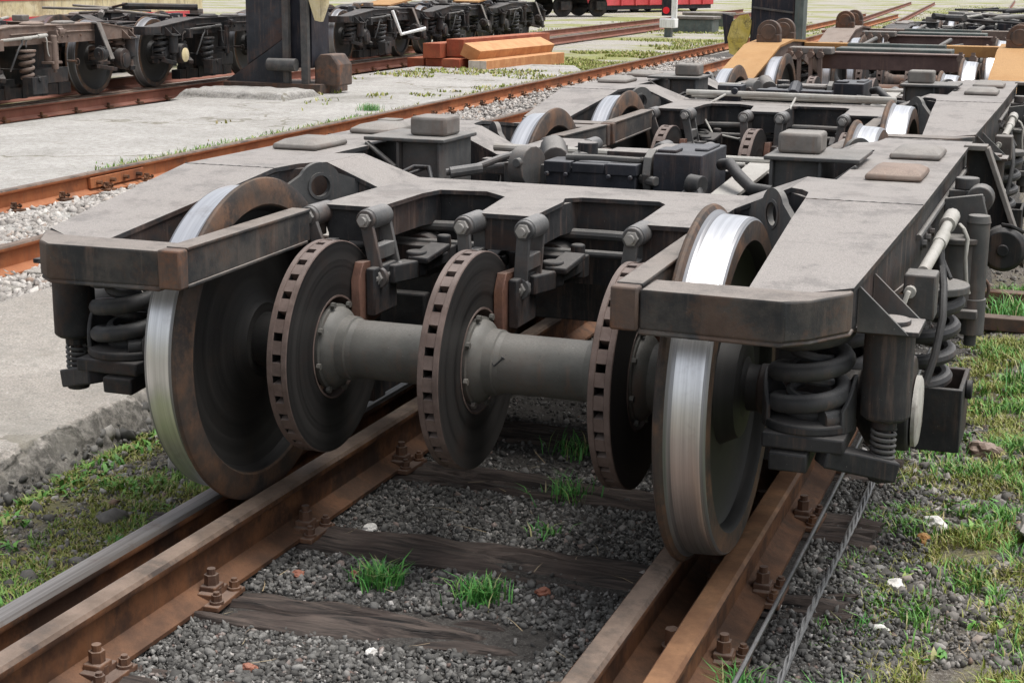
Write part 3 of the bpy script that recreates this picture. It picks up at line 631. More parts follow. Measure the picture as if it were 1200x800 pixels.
# ------------------------------------------------------------------ the bogie (local: front axle at y=0, rear axle at WB, rail top z=0)
WB, RW = 2.815, .471
YC = WB/2
def ztop(x, y):
    x = abs(x); yy = min(y, WB-y)
    z = .94 if yy > .45 else .94-(.45-yy)*.108
    if x < .80: z = .86+(z-.86)*max(0, (x-.62)/.18)
    return z
def build_bogie(label):
    root = thing('bogie', label, 'bogie', group='bogies in line on the near track')
    half = []
    P = lambda m, name, mat, par=root, bev=.004, **k: m.obj(name, mat, par, bevel=bev, **k)
    # --- wheelset
    ws = bpy.data.objects.new('wheelset', None); COL.objects.link(ws); ws.parent = root; ws.location = (0, 0, RW); ws.empty_display_size = .1
    m = MB(); prof = [(-.80,.0),(-.80,.07),(-.60,.07),(-.58,.092),(-.545,.092),(-.54,.085)]
    m.lathe([(-.99,0),(-.99,.065),(-.83,.065),(-.82,.085),(-.468,.088),(.492,.088),(.82,.085),(.83,.065),(.99,.065),(.99,0)], n=40, mis=[1,1,1,1,0,1,1,1,1])  # axle ends given the dark wheel material as painted shade
    for xd in (-.468, 0, .492):                      # bells beside the discs
        m.lathe([(.02,.131),(.034,.131),(.037,.123),(.05,.119),(.064,.104),(.07,.0985),(.098,.0965),(.102,.0915),(.118,.0884)], o=(xd,0,0), n=40)
        m.lathe([(.03,.13),(.06,.121),(.088,.119),(.10,.094),(.12,.088)], o=(xd,0,0), n=40, sgn=-1, mi=(1 if xd < -.1 else 0))  # outer bell of the first disc painted dark as shade too
    m.obj('axle', ['axle_paint', 'wheel_plate'], ws)
    wp = [(.0,.085),(.0,.115),(.03,.15),(.05,.20),(.06,.30),(.052,.365),(.035,.395),(.006,.412),(.0,.418),(.0,.455),(.003,.484),(.009,.4955),(.016,.4985),(.024,.495),(.031,.483),(.038,.475),(.048,.4725),(.09,.4705),(.122,.468),(.130,.465),(.135,.459),(.135,.405),(.125,.396),(.10,.388),(.088,.37),(.078,.30),(.075,.21),(.085,.165),(.135,.14),(.14,.12),(.14,.085)]
    wm = [0,0,0,0,0,0,0,1,1,1,1,1,1,1,2,2,3,3,2,2,1,0,0,0,0,0,0,0,0,0]
    for s in (-1, 1):
        m = MB(); m.lathe(wp, o=(s*.68,0,0), n=128, mis=wm, sgn=s)
        m.obj('wheel', ['wheel_plate','wheel_rust','tread_edge','tread_steel'], ws, smooth=28)
    for xd in (-.468, 0, .492):
        m = MB()
        for s in (-1, 1):
            m.lathe([(.0135,.155),(.0135,.319),(.0155,.322),(.030,.322),(.032,.319),(.032,.155),(.0135,.155)], o=(xd,0,0), n=96, sgn=s, mis=[0,1,1,1,0,1])
        NV = 32
        for i in range(NV):
            t0 = 2*math.pi*(i-.31)/NV; t1 = 2*math.pi*(i+.31)/NV
            c = []
            for x in (-.0138, .0138):
                for (r, t) in ((.16,t0),(.16,t1),(.3205,t1),(.3205,t0)): c.append((xd+x, r*math.cos(t), r*math.sin(t)))
            m.add(c, [(0,1,2,3),(7,6,5,4),(0,4,5,1),(1,5,6,2),(2,6,7,3),(3,7,4,0)], 1)
        m.lathe([(-.033,.152),(-.033,.158),(.0335,.158),(.0335,.152),(-.033,.152)], o=(xd,0,0), n=48, mi=1)
        d = m.obj('brake_disc', ['disc_face','disc_rim'], ws, smooth=30)
        b = MB()
        for i in range(8):
            t = 2*math.pi*(i+.3)/8; b.cyl((xd+.034, .137*math.cos(t), .137*math.sin(t)), (xd+.046, .137*math.cos(t), .137*math.sin(t)), .010, n=6)
        b.obj('hub_bolts', 'axle_paint', d)['kind'] = 'stuff'
    # --- side frames
    for s in (-1, 1):
        def q(pts): return [(s*x, y) for x, y in pts]
        def full(pts): return q(pts+[(x, WB-y) for x, y in reversed(pts)])
        m = MB()
        front = [(1.035,-.475),(1.15,-.40),(1.222,.45),(.882,.45),(.886,.20),(.908,-.475)]
        m.prism(q(front), ztop, .015); m.prism(q([(x, WB-y) for x, y in front]), ztop, .015)
        gus = [(.62,.70),(.80,.675),(.80,1.0),(.72,.95),(.60,1.01)]
        mid = [(.8005,.675),(.84,.645),(.868,.59),(.882,.4501),(1.222,.4501),(1.222,WB-.4501),(.882,WB-.4501),(.868,WB-.59),(.84,WB-.645),(.8005,WB-.675),(.8005,WB-.97),(.90,WB-.93),(.90,.93),(.8005,.97)]
        m.prism(q(mid), ztop, .015)
        g1 = [(.62,.70),(.7995,.675),(.7995,.97),(.60,1.01)]
        m.prism(q(g1), ztop, .015); m.prism(q([(x, WB-y) for x, y in g1]), ztop, .015)
        # webs
        def web(p, qq, th, dep0, dep1, lift=.0155):
            zt0 = ztop(*p)-lift; zt1 = ztop(*qq)-lift; d = (Vector((*qq,0))-Vector((*p,0))).normalized(); a = Vector((-d.y, d.x, 0))*th/2
            c = []
            for (pp, zt, dp) in ((p, zt0, dep0), (qq, zt1, dep1)):
                b0 = Vector((*pp, 0)); c += [b0-a+Vector((0,0,zt-dp)), b0+a+Vector((0,0,zt-dp)), b0+a+Vector((0,0,zt)), b0-a+Vector((0,0,zt))]
            m.add(c, [(0,1,2,3),(7,6,5,4),(0,4,5,1),(1,5,6,2),(2,6,7,3),(3,7,4,0)])
        for fl in (False, True):
            Y = (lambda y: WB-y) if fl else (lambda y: y)
            for a, b, d0, d1 in (((1.135,-.36),(1.20,.45),.10,.19),((.92,-.41),(.897,.2),.09,.17),((.897,.2),(.893,.55),.17,.19),((.893,.55),(.80,.69),.19,.15),((.80,.69),(.62,.715),.15,.12),((.60,1.0),(.80,.96),.12,.18),((.80,.96),(.915,.94),.18,.19)):
                web((s*a[0], Y(a[1])), (s*b[0], Y(b[1])), .014, d0, d1)
        web((s*1.20,.45),(s*1.20,WB-.45),.014,.19,.19); web((s*.915,.94),(s*.915,WB-.94),.014,.19,.19)
        bot = [(1.02,-.40),(1.14,-.36),(1.214,.45),(1.214,WB-.45),(1.14,WB+.36),(1.02,WB+.40),(.92,WB+.40),(.885,WB-.5),(.885,.5),(.92,-.40)]
        def zb(x, y):
            yy = min(y, WB-y); return ztop(1, y)-.016-(.09+.1*max(0, min(1, (yy+.4)/.85)))
        m.prism(q(bot), zb, .014)
        sf = P(m, 'side_frame', 'frame_paint', bev=0)
        for y in (.45, WB-.45):
            m = MB(); m.tube([(s*(.884+.337*k/24), y+.0012*math.sin(k*2.1), .9385+.0008*math.sin(k*3.7)) for k in range(25)], .0036, 6); m.obj('weld_seam', 'frame_paint', sf)
        for y, z in ((.62,.80),(.74,.80),(.86,.80),(1.5,.80),(1.62,.80),(1.9,.80)):
            m = MB(); m.cyl((s*1.206,y,z),(s*1.224,y,z),.013,n=6); m.cyl((s*1.206,y,z),(s*1.212,y,z),.02,n=12); m.obj('bolt', 'link_paint', sf)
        m = MB(); m.tube([(s*1.214,.45,.845),(s*1.216,1.0,.85),(s*1.216,1.8,.85),(s*1.214,WB-.45,.845)], .009, 8); m.obj('brake_pipe', 'grey_paint', sf)
        for y0 in (.95, WB-1.22, ):
            m = MB(); x0, x1, y1 = .985, 1.165, y0+.27
            i0 = .02
            m.add([(s*x,y,z) for x,y,z in ((x0,y0,.941),(x1,y0,.941),(x1,y1,.941),(x0,y1,.941),(x0,y0,.958),(x1,y0,.958),(x1,y1,.958),(x0,y1,.958),(x0+.03,y0+.045,.976),(x1-.03,y0+.045,.976),(x1-.03,y1-.045,.976),(x0+.03,y1-.045,.976))],
                  [(3,2,1,0),(0,1,5,4),(1,2,6,5),(2,3,7,6),(3,0,4,7),(4,5,9,8),(5,6,10,9),(6,7,11,10),(7,4,8,11),(8,9,10,11)])
            o = P(m, 'rubbing_pad', 'pad_brown' if (s == 1 and y0 < 1) else 'pad_grey', bev=.012)
            if s == 1 and y0 < 1: o['label'] = 'browner worn pad'
        # side bearer pedestal with cube block
        m = MB(); xa, xb = s*.62, s*.80; x0, x1 = min(xa,xb), max(xa,xb)
        m.box(x0, x0+.012, YC-.16, YC+.16, .62, .956); m.box(x1-.012, x1, YC-.16, YC+.16, .62, .956); m.box(x0+.012, x1-.012, YC-.13, YC-.118, .62, .956); m.box(x0+.012, x1-.012, YC+.118, YC+.13, .62, .956)
        m.box(min(s*.60,s*.93), max(s*.60,s*.93), YC-.17, YC+.17, .957, .972)
        m.bar((s*.80,YC-.165,.86),(s*.92,YC-.165,.95),.012,.03,(0,1,0))
        pd = P(m, 'side_bearer', 'grey_paint')
        m = MB(); m.box(s*.705-.075, s*.705+.075, YC-.075, YC+.075, .973, 1.045); P(m, 'bearer_block', 'pad_grey', pd, .012)
    # --- transom (front half, rotated copy makes the rear one)
    H = []
    tp = [(-.62,.70),(-.622,.27),(-.42,.27),(-.42,.62),(-.40,.73),(-.24,.755),(-.14,.66),(-.088,.29),(.088,.29),(.075,.62),(.055,.70),(.10,.745),(.36,.755),(.395,.70),(.42,.27),(.622,.27),(.62,.70),(.60,1.01),(-.60,1.01)]
    m = MB(); m.prism(tp, .86, .014)
    body = [(-.60,.71),(-.60,.285),(-.44,.285),(-.435,.64),(-.41,.765),(-.22,.775),(-.115,.67),(-.072,.305),(.072,.305),(.06,.64),(.08,.765),(.37,.775),(.41,.70),(.437,.285),(.60,.285),(.60,.71),(.59,.99),(-.59,.99)]
    m.prism(body, .846, .10)
    m.prism([(-.6,.78),(.6,.78),(.59,.99),(-.59,.99)], .745, .07)
    m.box(-.59,.59,.80,.98,.56,.672); H.append(P(m, 'transom', 'frame_paint', bev=0))  # lower box added so less light passes under the transom
    m = MB(); m.tube([(-.60,.72,.735),(-.2,.735,.74),(.2,.735,.74),(.60,.72,.735)], .018); m.tube([(-.62,.66,.69),(.62,.66,.69)], .013)
    H.append(P(m, 'brake_pipe', 'grey_paint', bev=0))
    for s in (-1, 1):
        # end beam + corner, inner bar
        m = MB()
        f = [(.668,-.586),(1.02,-.600),(1.075,-.555),(1.15,-.43),(1.15,-.395),(1.03,-.45),(.668,-.45)]
        m.prism([(s*x,y) for x,y in f], .842, .098)
        lip = [(.665,-.588),(1.02,-.597),(1.075,-.553),(1.152,-.425),(1.152,-.37),(1.03,-.42),(.665,-.43)]
        m.prism([(s*x,y) for x,y in lip], .7435, .012)
        H.append(P(m, 'end_beam', 'beam_paint', bev=.008))
        m = MB(); m.box(min(s*.598,s*.667), max(s*.598,s*.667), -.598, -.552, .740, .848)
        e = P(m, 'corner_block', 'old_rust', bev=.006); e.parent = H[-1]
        m = MB()
        m.bar((s*.634,-.551,.794),(s*.630,.16,.806),.056,.092); m.bar((s*.634,-.551,.8455),(s*.630,.16,.8555),.066,.010); m.bar((s*.634,-.551,.7425),(s*.630,.14,.7585),.066,.010); m.bar((s*.634,.16,.80),(s*.634,.30,.80),.04,.08)
        H.append(P(m, 'inner_bar', 'beam_paint', bev=.003))
        # lug plate with the round hole
        t = Vector((-s*.6, .8, 0)); o0 = Vector((s*.78,.583,.87))
        arc = [(.080*math.cos(a), .080*math.sin(a)) for a in np.linspace(R(150), R(30), 13)]
        poly = [(-.17,-.14),(-.17,-.02)]+arc+[(.20,-.008),(.20,-.14)]
        poly = poly[::-1]
        m = MB(); m.plate(poly, o0, t, Vector((0,0,1)), .02, hole=(0,0,.036)) 
        k = 24
        m.lathe([(0,.036),(0,.046),(.004,.046),(.004,.036)], n=k)
        nrm = Vector((-s*.8,-.6,0)); 
        base = len(m.v)-4*k
        ax = t; 
        for i in range(base, len(m.v)):
            x, y, z = m.v[i]; v = o0+nrm*(x+(.0 if t.cross(Vector((0,0,1))).dot(nrm) > 0 else .02))+ax*y+Vector((0,0,1))*z; m.v[i] = tuple(v)
        H.append(P(m, 'lug_plate', 'grey_paint', bev=0))
        # gusset stiffeners and guide
        m = MB()
        for (ya, xa) in ((-.30,1.15),(-.12,1.165)):
            m.plate([(0,.0),(.0,-.115),(.125,-.115)][::1], (s*xa, ya, .835), (s*1,0,0), (0,0,1), .012)
        H.append(P(m, 'stiffener', 'grey_paint', bev=0)); H[-1]['kind'] = 'stuff'
        gx, gy = s*1.222, -.21
        m = MB(); m.box(min(s*1.10,s*1.30), max(s*1.10,s*1.30), gy-.085, gy+.085, .715, .729); m.cyl((gx,gy,.714),(gx,gy,.49),.063,n=32); m.cyl((gx,gy,.49),(gx,gy,.48),.063,.05,n=32)
        m.cyl((gx,gy,.729),(gx,gy,.742),.05,n=24); m.cyl((gx,gy,.48),(gx,gy,.33),.018,n=14); m.cyl((gx,gy,.48),(gx,gy,.455),.032,n=16)
        gd = P(m, 'guide_damper', 'dark_paint' if s < 0 else 'frame_paint', bev=.003); H.append(gd)
        hel = [(gx+.029*math.cos(t), gy+.029*math.sin(t), .455-.105*t/(2*math.pi*7)) for t in np.linspace(0, 2*math.pi*7, 90)]
        m = MB(); m.tube(hel, .0055, 6); P(m, 'guide_spring', 'grey_paint', gd, 0)
        # axle box with spring arms
        m = MB(); bx_ = s*1.0
        m.lathe([(.86,.0),(.86,.07),(1.13,.075),(1.16,.12),(1.19,.132),(1.27,.128),(1.275,.0)], o=(0,0,RW), n=40, sgn=s)
        for sy in (-1, 1):
            xs_, ys_ = s*1.03, (-.215 if sy < 0 else .27)
            m.box(min(s*.93,s*1.14), max(s*.93,s*1.14), ys_-.115, ys_+.115, .405, .445)
            m.cyl((xs_,ys_,.445),(xs_,ys_,.47),.120,n=36)
            m.bar((s*1.0,sy*.08,.39),(s*1.0,sy*.33,.37),.1,.05)
        m.bar((s*1.08,-.30,.395),(s*1.25,-.205,.345),.075,.055); m.bar((s*1.08,.40,.395),(s*1.255,.20,.345),.07,.05)
        m.cyl((gx,gy,.37),(gx,gy,.315),.034,n=16)
        ab = P(m, 'axle_box', 'dark_paint', bev=.006); H.append(ab)
        m = MB(); m.lathe([(1.276,.0),(1.276,.096),(1.286,.096),(1.291,.088),(1.292,0)], o=(0,0,RW-.02), n=40, sgn=s); P(m, 'axle_cover', 'cover_white', ab, 0)
        for sy in (-1, 1):
            xs_, ys_ = s*1.03, (-.215 if sy < 0 else .27)
            for (a0, a1) in ((R(-36),R(52)),(R(128),R(216))):
                c = MB()      # upright cheeks of the spring cup
                pts = np.linspace(a0, a1, 13); V = []
                for a in pts:
                    hh = .475+.11*max(0, math.cos((a-(a0+a1)/2)*1.45))**1.6
                    for r, z in ((.120,.446),(.120,hh),(.108,hh),(.108,.446)): V.append((xs_+r*math.cos(a), ys_+r*math.sin(a), z))
                n = len(pts); c.add(V, [(i*4+k, i*4+(k+1)%4, (i+1)*4+(k+1)%4, (i+1)*4+k) for i in range(n-1) for k in range(4)]+[(0,1,2,3),((n-1)*4+3,(n-1)*4+2,(n-1)*4+1,(n-1)*4)])
                P(c, 'spring_cup', 'spring_paint', ab, .003)
            T = 3.6; t = np.linspace(0, 2*math.pi*T, 120)
            zz = .482+.225*np.clip((t/(2*math.pi*T)-.12)/.76, 0, 1)*1.0
            m = MB(); m.tube([(xs_+.087*math.cos(a), ys_+.087*math.sin(a), z) for a, z in zip(t+sy, zz)], .0245, 12)
            m.tube([(xs_+.05*math.cos(-a), ys_+.05*math.sin(-a), z) for a, z in zip(t*1.4, zz)], .013, 8)
            H.append(P(m, 'coil_spring', 'spring_paint', bev=0))
            m = MB(); m.cyl((xs_,ys_,.718),(xs_,ys_,.745),.12,n=32); m.cyl((xs_,ys_,.70),(xs_,ys_,.718),.09,n=32); H.append(P(m, 'spring_seat', 'dark_paint'))
    # --- brake calipers
    for xd, bc in ((-.468,-.52),(0,0),(.492,.53)):
        yb = .27; hg = bpy.data.objects.new('brake_caliper', None); COL.objects.link(hg); hg.parent = root; hg.empty_display_size = .1; H.append(hg)
        for sx in (-1, 1): m = MB(); m.cyl((bc+sx*.098,yb-.075,.832),(bc+sx*.098,yb+.05,.832),.034,n=24); P(m, 'hanger_boss', 'link_paint', hg, .003)
        for sx in (-1, 1):
            xu = bc+sx*.098; xl = xd+sx*.085; 
            l = MB()
            for yy in (yb-.082, yb+.048):
                th = .016; up = Vector((xu,yy,.832)); lo = Vector((xl,yy,.655))
                l.bar(up+Vector((0,-th/2,0)), lo+Vector((0,-th/2,0)), .044, th, (0,1,0)) if False else l.bar(up, lo, th, .042, (1,0,0))
                l.cyl(up-Vector((0,th/2+.001,0)), up+Vector((0,th/2+.001,0)), .031, n=22); l.cyl(lo-Vector((0,th/2+.001,0)), lo+Vector((0,th/2+.001,0)), .034, n=22)
            mid = Vector((xu,yb,.832)).lerp(Vector((xl,yb,.655)), .58); l.bar(mid-Vector((0,.08,0)), mid+Vector((0,.045,0)), .036, .045)
            P(l, 'hanger_link', 'link_paint', hg, .003)
            for zc, xx in ((.832,xu),(.655,xl)):
                b = MB(); b.cyl((xx,yb-.105,zc),(xx,yb-.088,zc),.022,n=6); b.cyl((xx,yb-.118,zc),(xx,yb-.105,zc),.013,n=12); b.cyl((xx,yb-.095,zc),(xx,yb+.075,zc),.014,n=12)
                P(b, 'pin_bolt', 'nut_steel', hg, 0)
            p = MB(); xf = xd+sx*.0335
            p.plate([(a*1.0, bz_) for a, bz_ in ((.0,.50),(.16,.53),(.19,.62),(.16,.70),(.0,.71),(-.03,.66),(-.03,.54))][::1], (xf if sx < 0 else xf+.030,.13,0), (0,1,0), (0,0,1), .030)
            P(p, 'brake_pad', 'pad_rust', hg, .003)
            a = MB(); a.box(min(xf+sx*.031,xf+sx*.062), max(xf+sx*.031,xf+sx*.062), .14, .31, .54, .69)
            a.bar((xl,yb-.02,.655),(xl+sx*.015,yb+.14,.645),.06,.06); a.bar((xl+sx*.015,yb+.13,.645),(xl-sx*.0+sx*.05,.62,.66),.05,.04); a.cyl((xl+sx*.02,.44,.62),(xl+sx*.02,.44,.70),.035,n=16)
            a.bar((xl+sx*.04,.40,.675),(xl+sx*.055,.56,.70),.075,.022); a.cyl((xl+sx*.05,.60,.62),(xl+sx*.05,.60,.73),.024,n=12)
            P(a, 'caliper_lever', 'dark_paint', hg, .006)
        y = MB(); y.bar((xd-.10,.62,.655),(xd+.16,.62,.655),.06,.07); y.cyl((xd+.02,.66,.64),(xd+.02,.76,.64),.075,n=24); P(y, 'brake_cylinder', 'dark_paint', hg, .004)
    # rotated copies: rear half
    idx = build_index()
    for o in H:
        c = copy_tree(o, root, None, idx); c.location = (0, WB, 0); c.rotation_euler = (0, 0, math.pi)
    c = copy_tree(ws, root, None, idx); c.location = (0, WB, RW)
    # --- middle: bolster, equipment
    m = MB(); m.box(-.95, .95, YC-.30, YC+.30, .36, .70); m.box(-.6, .6, YC-.14, YC+.14, .70, .76); P(m, 'bolster', 'dark_paint')  # bolster made deeper to block light beneath the frame
    for s in (-1, 1):
        m = MB(); m.box(min(s*.70,s*.84), max(s*.70,s*.84), .62, WB-.62, .07, .20); m.box(min(s*.73,s*.81), max(s*.73,s*.81), .75, WB-.75, .20, .30)
        for y in (.85, 1.2, WB-1.2, WB-.85): m.box(min(s*.69,s*.85), max(s*.69,s*.85), y-.05, y+.05, .065, .24)
        P(m, 'added_shade_bar', 'dark_paint', bev=.004)  # bars added between the wheels to block light under the bogie
        m = MB(); m.box(min(s*.60,s*1.10), max(s*.60,s*1.10), YC-.35, YC+.35, .24, .42); P(m, 'added_shade_beam', 'dark_paint', bev=.01)  # low beam added to keep light out from below
    m = MB(); m.box(-.17,.165,1.16,1.36,.70,.905); m.box(-.175,-.075,1.15,1.37,.885,.925); m.box(-.07,.05,1.153,1.367,.888,.922); m.box(.055,.17,1.15,1.37,.885,.925)
    for x in (-.16,-.09,.07,.15): m.cyl((x,1.152,.88),(x,1.135,.88),.009,n=8)
    bu = P(m, 'brake_unit', 'box_blue', bev=.004)
    m = MB(); m.tube([(-.11,1.22,.935),(.0,1.20,.94),(.16,1.22,.935),(.2,1.3,.93)], .011); m.tube([(-.12,1.26,.93),(-.09,1.3,.94),(-.05,1.26,.94),(-.09,1.22,.94),(-.12,1.26,.935)], .009)
    P(m, 'air_pipe', 'grey_paint', bu, 0)
    m = MB(); m.box(.225,.40,1.17,1.56,.80,.968); m.box(.23,.30,1.2,1.3,.968,.98); m.box(.34,.39,1.3,1.5,.968,.978); P(m, 'valve_box', 'box_blue', bev=.005)
    m = MB(); m.cyl((.185,1.25,.89),(.215,1.25,.89),.085,n=8); m.cyl((.16,1.22,.87),(.24,1.16,.87),.018,n=8); P(m, 'coupling_flange', 'grey_paint', bev=.003)
    m = MB(); m.cyl((-.29,1.22,.895),(-.23,1.20,.895),.075,n=14); m.cyl((-.26,1.17,.915),(-.27,1.12,.915),.017,n=12); m.box(-.36,-.2,1.24,1.40,.80,.90); m.cyl((-.18,1.3,.91),(-.24,1.45,.94),.05,n=16); P(m, 'slack_adjuster', 'grey_paint', bev=.003)
    m = MB(); m.tube([(-.52,1.07,.875),(-.44,1.10,.885),(-.36,1.2,.92),(-.28,1.3,.945)], .013); m.tube([(-.50,1.06,.875),(-.40,1.12,.89)], .021); m.tube([(-.28,1.28,.90),(-.50,1.35,.86)], .012); P(m, 'pull_rod', 'link_paint', bev=0)
    m = MB(); m.tube([(-.70,1.05,.86),(-.66,1.10,.885),(-.60,1.10,.885),(-.57,1.05,.85)], .008); m.tube([(-.67,1.06,.86),(-.62,1.12,.88),(-.58,1.08,.86)], .006); P(m, 'loose_wire', 'hose_rubber', bev=0)
    hp = [(.43,1.34,.92),(.47,1.30,.93),(.52,1.22,.90),(.58,1.16,.865),(.65,1.15,.86)]
    m = MB(); m.tube([Vector(hp[0]).lerp(Vector(hp[0]),0)]+[Vector(p) for p in hp], .021, 12) if False else m.tube(hp, .021, 12); P(m, 'air_hose', 'hose_rubber', bev=0)
    m = MB(); m.cyl((.37,1.12,.875),(.42,1.10,.872),.035,n=16); m.tube([(.40,1.10,.86),(.42,1.07,.83)], .02); m.tube([(.36,1.10,.85),(.34,1.05,.82)], .008); P(m, 'pipe_elbow', 'hose_rubber', bev=.003)
    m = MB(); m.prism([(.43,1.10),(.52,1.10),(.56,1.72),(.46,1.72)], lambda x, y: .83+.06*(y-1.1)/.6, .012); P(m, 'floor_plate', 'pipe_pale', bev=0)
    m = MB(); m.tube([(-.58,1.72,.90),(.58,1.72,.895)], .016); m.tube([(-.5,1.66,.88),(.45,1.66,.885)], .010); P(m, 'cross_pipe', 'pipe_pale', bev=0)
    m = MB(); m.bar((-.58,1.60,.84),(.58,1.60,.84),.05,.06); m.box(-.40,-.25,1.52,1.66,.86,.93); m.box(-.05,.12,1.52,1.66,.86,.93); m.cyl((-.15,1.6,.87),(-.15,1.6,.95),.04,n=12); m.cyl((.3,1.6,.86),(.3,1.6,.93),.05,n=12); P(m, 'rod_bracket', 'frame_paint', bev=.004)
    # --- outboard fittings, both sides
    for s in (-1, 1):
        m = MB()
        hel_t = np.linspace(0, 2*math.pi*4.2, 130); zc = .30+.33*hel_t/hel_t[-1]; rr = .055+.03*hel_t/hel_t[-1]
        m.tube([(s*1.238+r*math.cos(a), .70+r*math.sin(a), z) for a, z, r in zip(hel_t, zc, rr)], .022, 10)
        P(m, 'secondary_spring', 'spring_paint', bev=0)
        m = MB(); m.cyl((s*1.238,.70,.645),(s*1.238,.70,.67),.115,n=36); P(m, 'spring_seat', 'grey_paint', bev=.004)
        m = MB(); m.cyl((s*1.275,1.15,.52),(s*1.275,1.15,.73),.085,n=32); m.cyl((s*1.275,1.15,.73),(s*1.275,1.15,.75),.095,n=32); m.box(min(s*1.2,s*1.36),max(s*1.2,s*1.36),1.05,1.25,.49,.519)
        P(m, 'spring_housing', 'grey_paint', bev=.004)
        m = MB(); m.box(min(s*1.215,s*1.30),max(s*1.215,s*1.30),.10,.20,.675,.80); sb = P(m, 'sensor_box', 'grey_paint', bev=.006)
        m = MB(); m.tube([(s*1.235,.10,.755),(s*1.232,.065,.755),(s*1.222,.05,.72),(s*1.215,.05,.64)], .007); m.cyl((s*1.235,.10,.755),(s*1.235,.075,.755),.016,n=12); P(m, 'sensor_cable', 'pipe_pale', sb, 0)
        m = MB(); m.tube([(s*1.255,.20,.79),(s*1.258,.55,.80),(s*1.256,.95,.815)], .017, 12); m.tube([(s*1.258,.62,.80),(s*1.258,.78,.804)], .022, 12); m.tube([(s*1.256,.92,.815),(s*1.256,1.1,.82)], .026, 12); P(m, 'conduit_pipe', 'pipe_pale', bev=0)
        m = MB(); m.tube([(s*1.26,.6,.79),(s*1.275,.58,.74),(s*1.29,.5,.70),(s*1.30,.42,.62),(s*1.29,.36,.52),(s*1.27,.33,.44)], .012, 10); m.tube([(s*1.262,.70,.79),(s*1.27,.66,.75),(s*1.30,.62,.70)], .007); P(m, 'flexible_hose', 'hose_rubber', bev=0)
        m = MB(); m.plate([(0,0),(.12,.02),(.14,-.05),(.09,-.13),(.03,-.16),(0,-.10)], (s*1.222,1.18,.865), (s,0,0), (0,0,1), .025); m.cyl((s*1.33,1.22,.86),(s*1.33,1.32,.86),.045,n=20); m.cyl((s*1.33,1.19,.86),(s*1.33,1.36,.86),.02,n=10); m.box(min(s*1.225,s*1.33),max(s*1.225,s*1.33),1.3,1.42,.85,.88); m.cyl((s*1.28,1.34,.88),(s*1.28,1.34,.92),.04,n=16)
        P(m, 'damper_bracket', 'grey_paint', bev=.004)
        m = MB(); m.cyl((s*1.34,1.12,.55),(s*1.34,1.12,.80),.037,n=28); m.cyl((s*1.34,1.12,.80),(s*1.34,1.12,.825),.040,.034,n=28); m.cyl((s*1.34,1.12,.55),(s*1.34,1.12,.43),.042,n=28); m.cyl((s*1.34,1.12,.43),(s*1.34,1.12,.39),.02,n=12)
        P(m, 'vertical_damper', 'grey_paint', bev=.002)
        m = MB(); m.tube([(s*1.285,1.05,.80),(s*1.30,1.03,.79),(s*1.315,1.02,.76),(s*1.312,1.02,.70),(s*1.32,1.02,.62),(s*1.33,1.03,.58)], .007); P(m, 'damper_pipe', 'pipe_pale', bev=0)
        # A bracket behind
        A = Vector((s*1.215,2.2,.93)); m = MB()
        tri = [(0,0),(.075,0),(.245,-.42),(.245,-.46),(0,-.30)]
        m.plate(tri, A, (s,0,0), (0,0,1), .015)
        m.bar((s*1.20,2.19,.935),(s*1.292,2.19,.935),.07,.022,(0,1,0)) if False else m.bar((s*1.205,2.185,.938),(s*1.292,2.185,.938),.09,.02,mi=1)
        m.bar((s*1.29,2.185,.938),(s*1.465,2.185,.50),.09,.018,(0,1,0)) if False else m.bar((s*1.29,2.185,.938),(s*1.465,2.185,.50),.09,.018,(1,0,0),mi=1)
        P(m, 'support_bracket', ['dark_paint', 'pad_grey'], bev=.003)
        m = MB(); m.lathe([(0,0),(0,.07),(.02,.085),(.10,.085),(.13,.07),(.13,0)], o=(s*1.385,2.0,.57), axis='y', n=36); m.lathe([(-.012,0),(-.012,.022),(0,.022)], o=(s*1.385,2.0,.57), axis='y', n=20); m.bar((s*1.39,2.02,.665),(s*1.44,2.1,.63),.05,.012)
        P(m, 'air_reservoir', 'dark_paint', bev=.003)
        m = MB(); m.tube([(s*1.20,1.6,.50),(s*1.33,1.6,.50)], .014); m.tube([(s*1.335+.03*math.cos(a), 1.6, .49+.04*math.sin(a)) for a in np.linspace(0, 6.3, 20)], .006); P(m, 'lifting_eye', 'old_rust', bev=0)
        m = MB(); m.box(min(s*1.22,s*1.36),max(s*1.22,s*1.36),.62,.64,.16,.36); m.box(min(s*1.22,s*1.36),max(s*1.22,s*1.36),.9,.92,.16,.36); m.box(min(s*1.345,s*1.36),max(s*1.345,s*1.36),.64,.9,.16,.36); m.cyl((s*1.361,.76,.33),(s*1.38,.76,.33),.03,n=14); P(m, 'spring_plank', 'dark_paint', bev=.004)
    return root
b1 = build_bogie('nearest grey bogie with bare axle, brake discs and polished wheels facing the camera')
b1.location = (0, 0, 0)
IDX = build_index()
ws0 = IDX[b1.name][[c.name.startswith('wheelset') for c in IDX[b1.name]].index(True)]
m = MB(); rr_ = .0892
def on_axle(x, t): a = math.radians(15)+t/rr_; return (x, -rr_*math.cos(a), rr_*math.sin(a))
for pts in (((.095,.006),(.108,-.012),(.118,-.002)),((.108,-.012),(.135,.016)),((.128,.016),(.138,.012))):
    m.tube([on_axle(*p) for p in pts], .0028, 6)
mk = m.obj('paint_mark', 'hose_rubber', ws0)
b2 = copy_tree(b1, None, {'pad_brown': 'pad_grey'}, IDX); b2.location = (0, 4.06, 0); b2['label'] = 'second pale grey bogie close behind the nearest one'
m = MB(); m.tube([(-.60,.93,.905),(-.1,.93,.905),(.62,.93,.90)], .017); m.tube([(-.58,.98,.88),(.6,.98,.88)], .010); m.obj('cross_pipe', 'pipe_pale', b2)
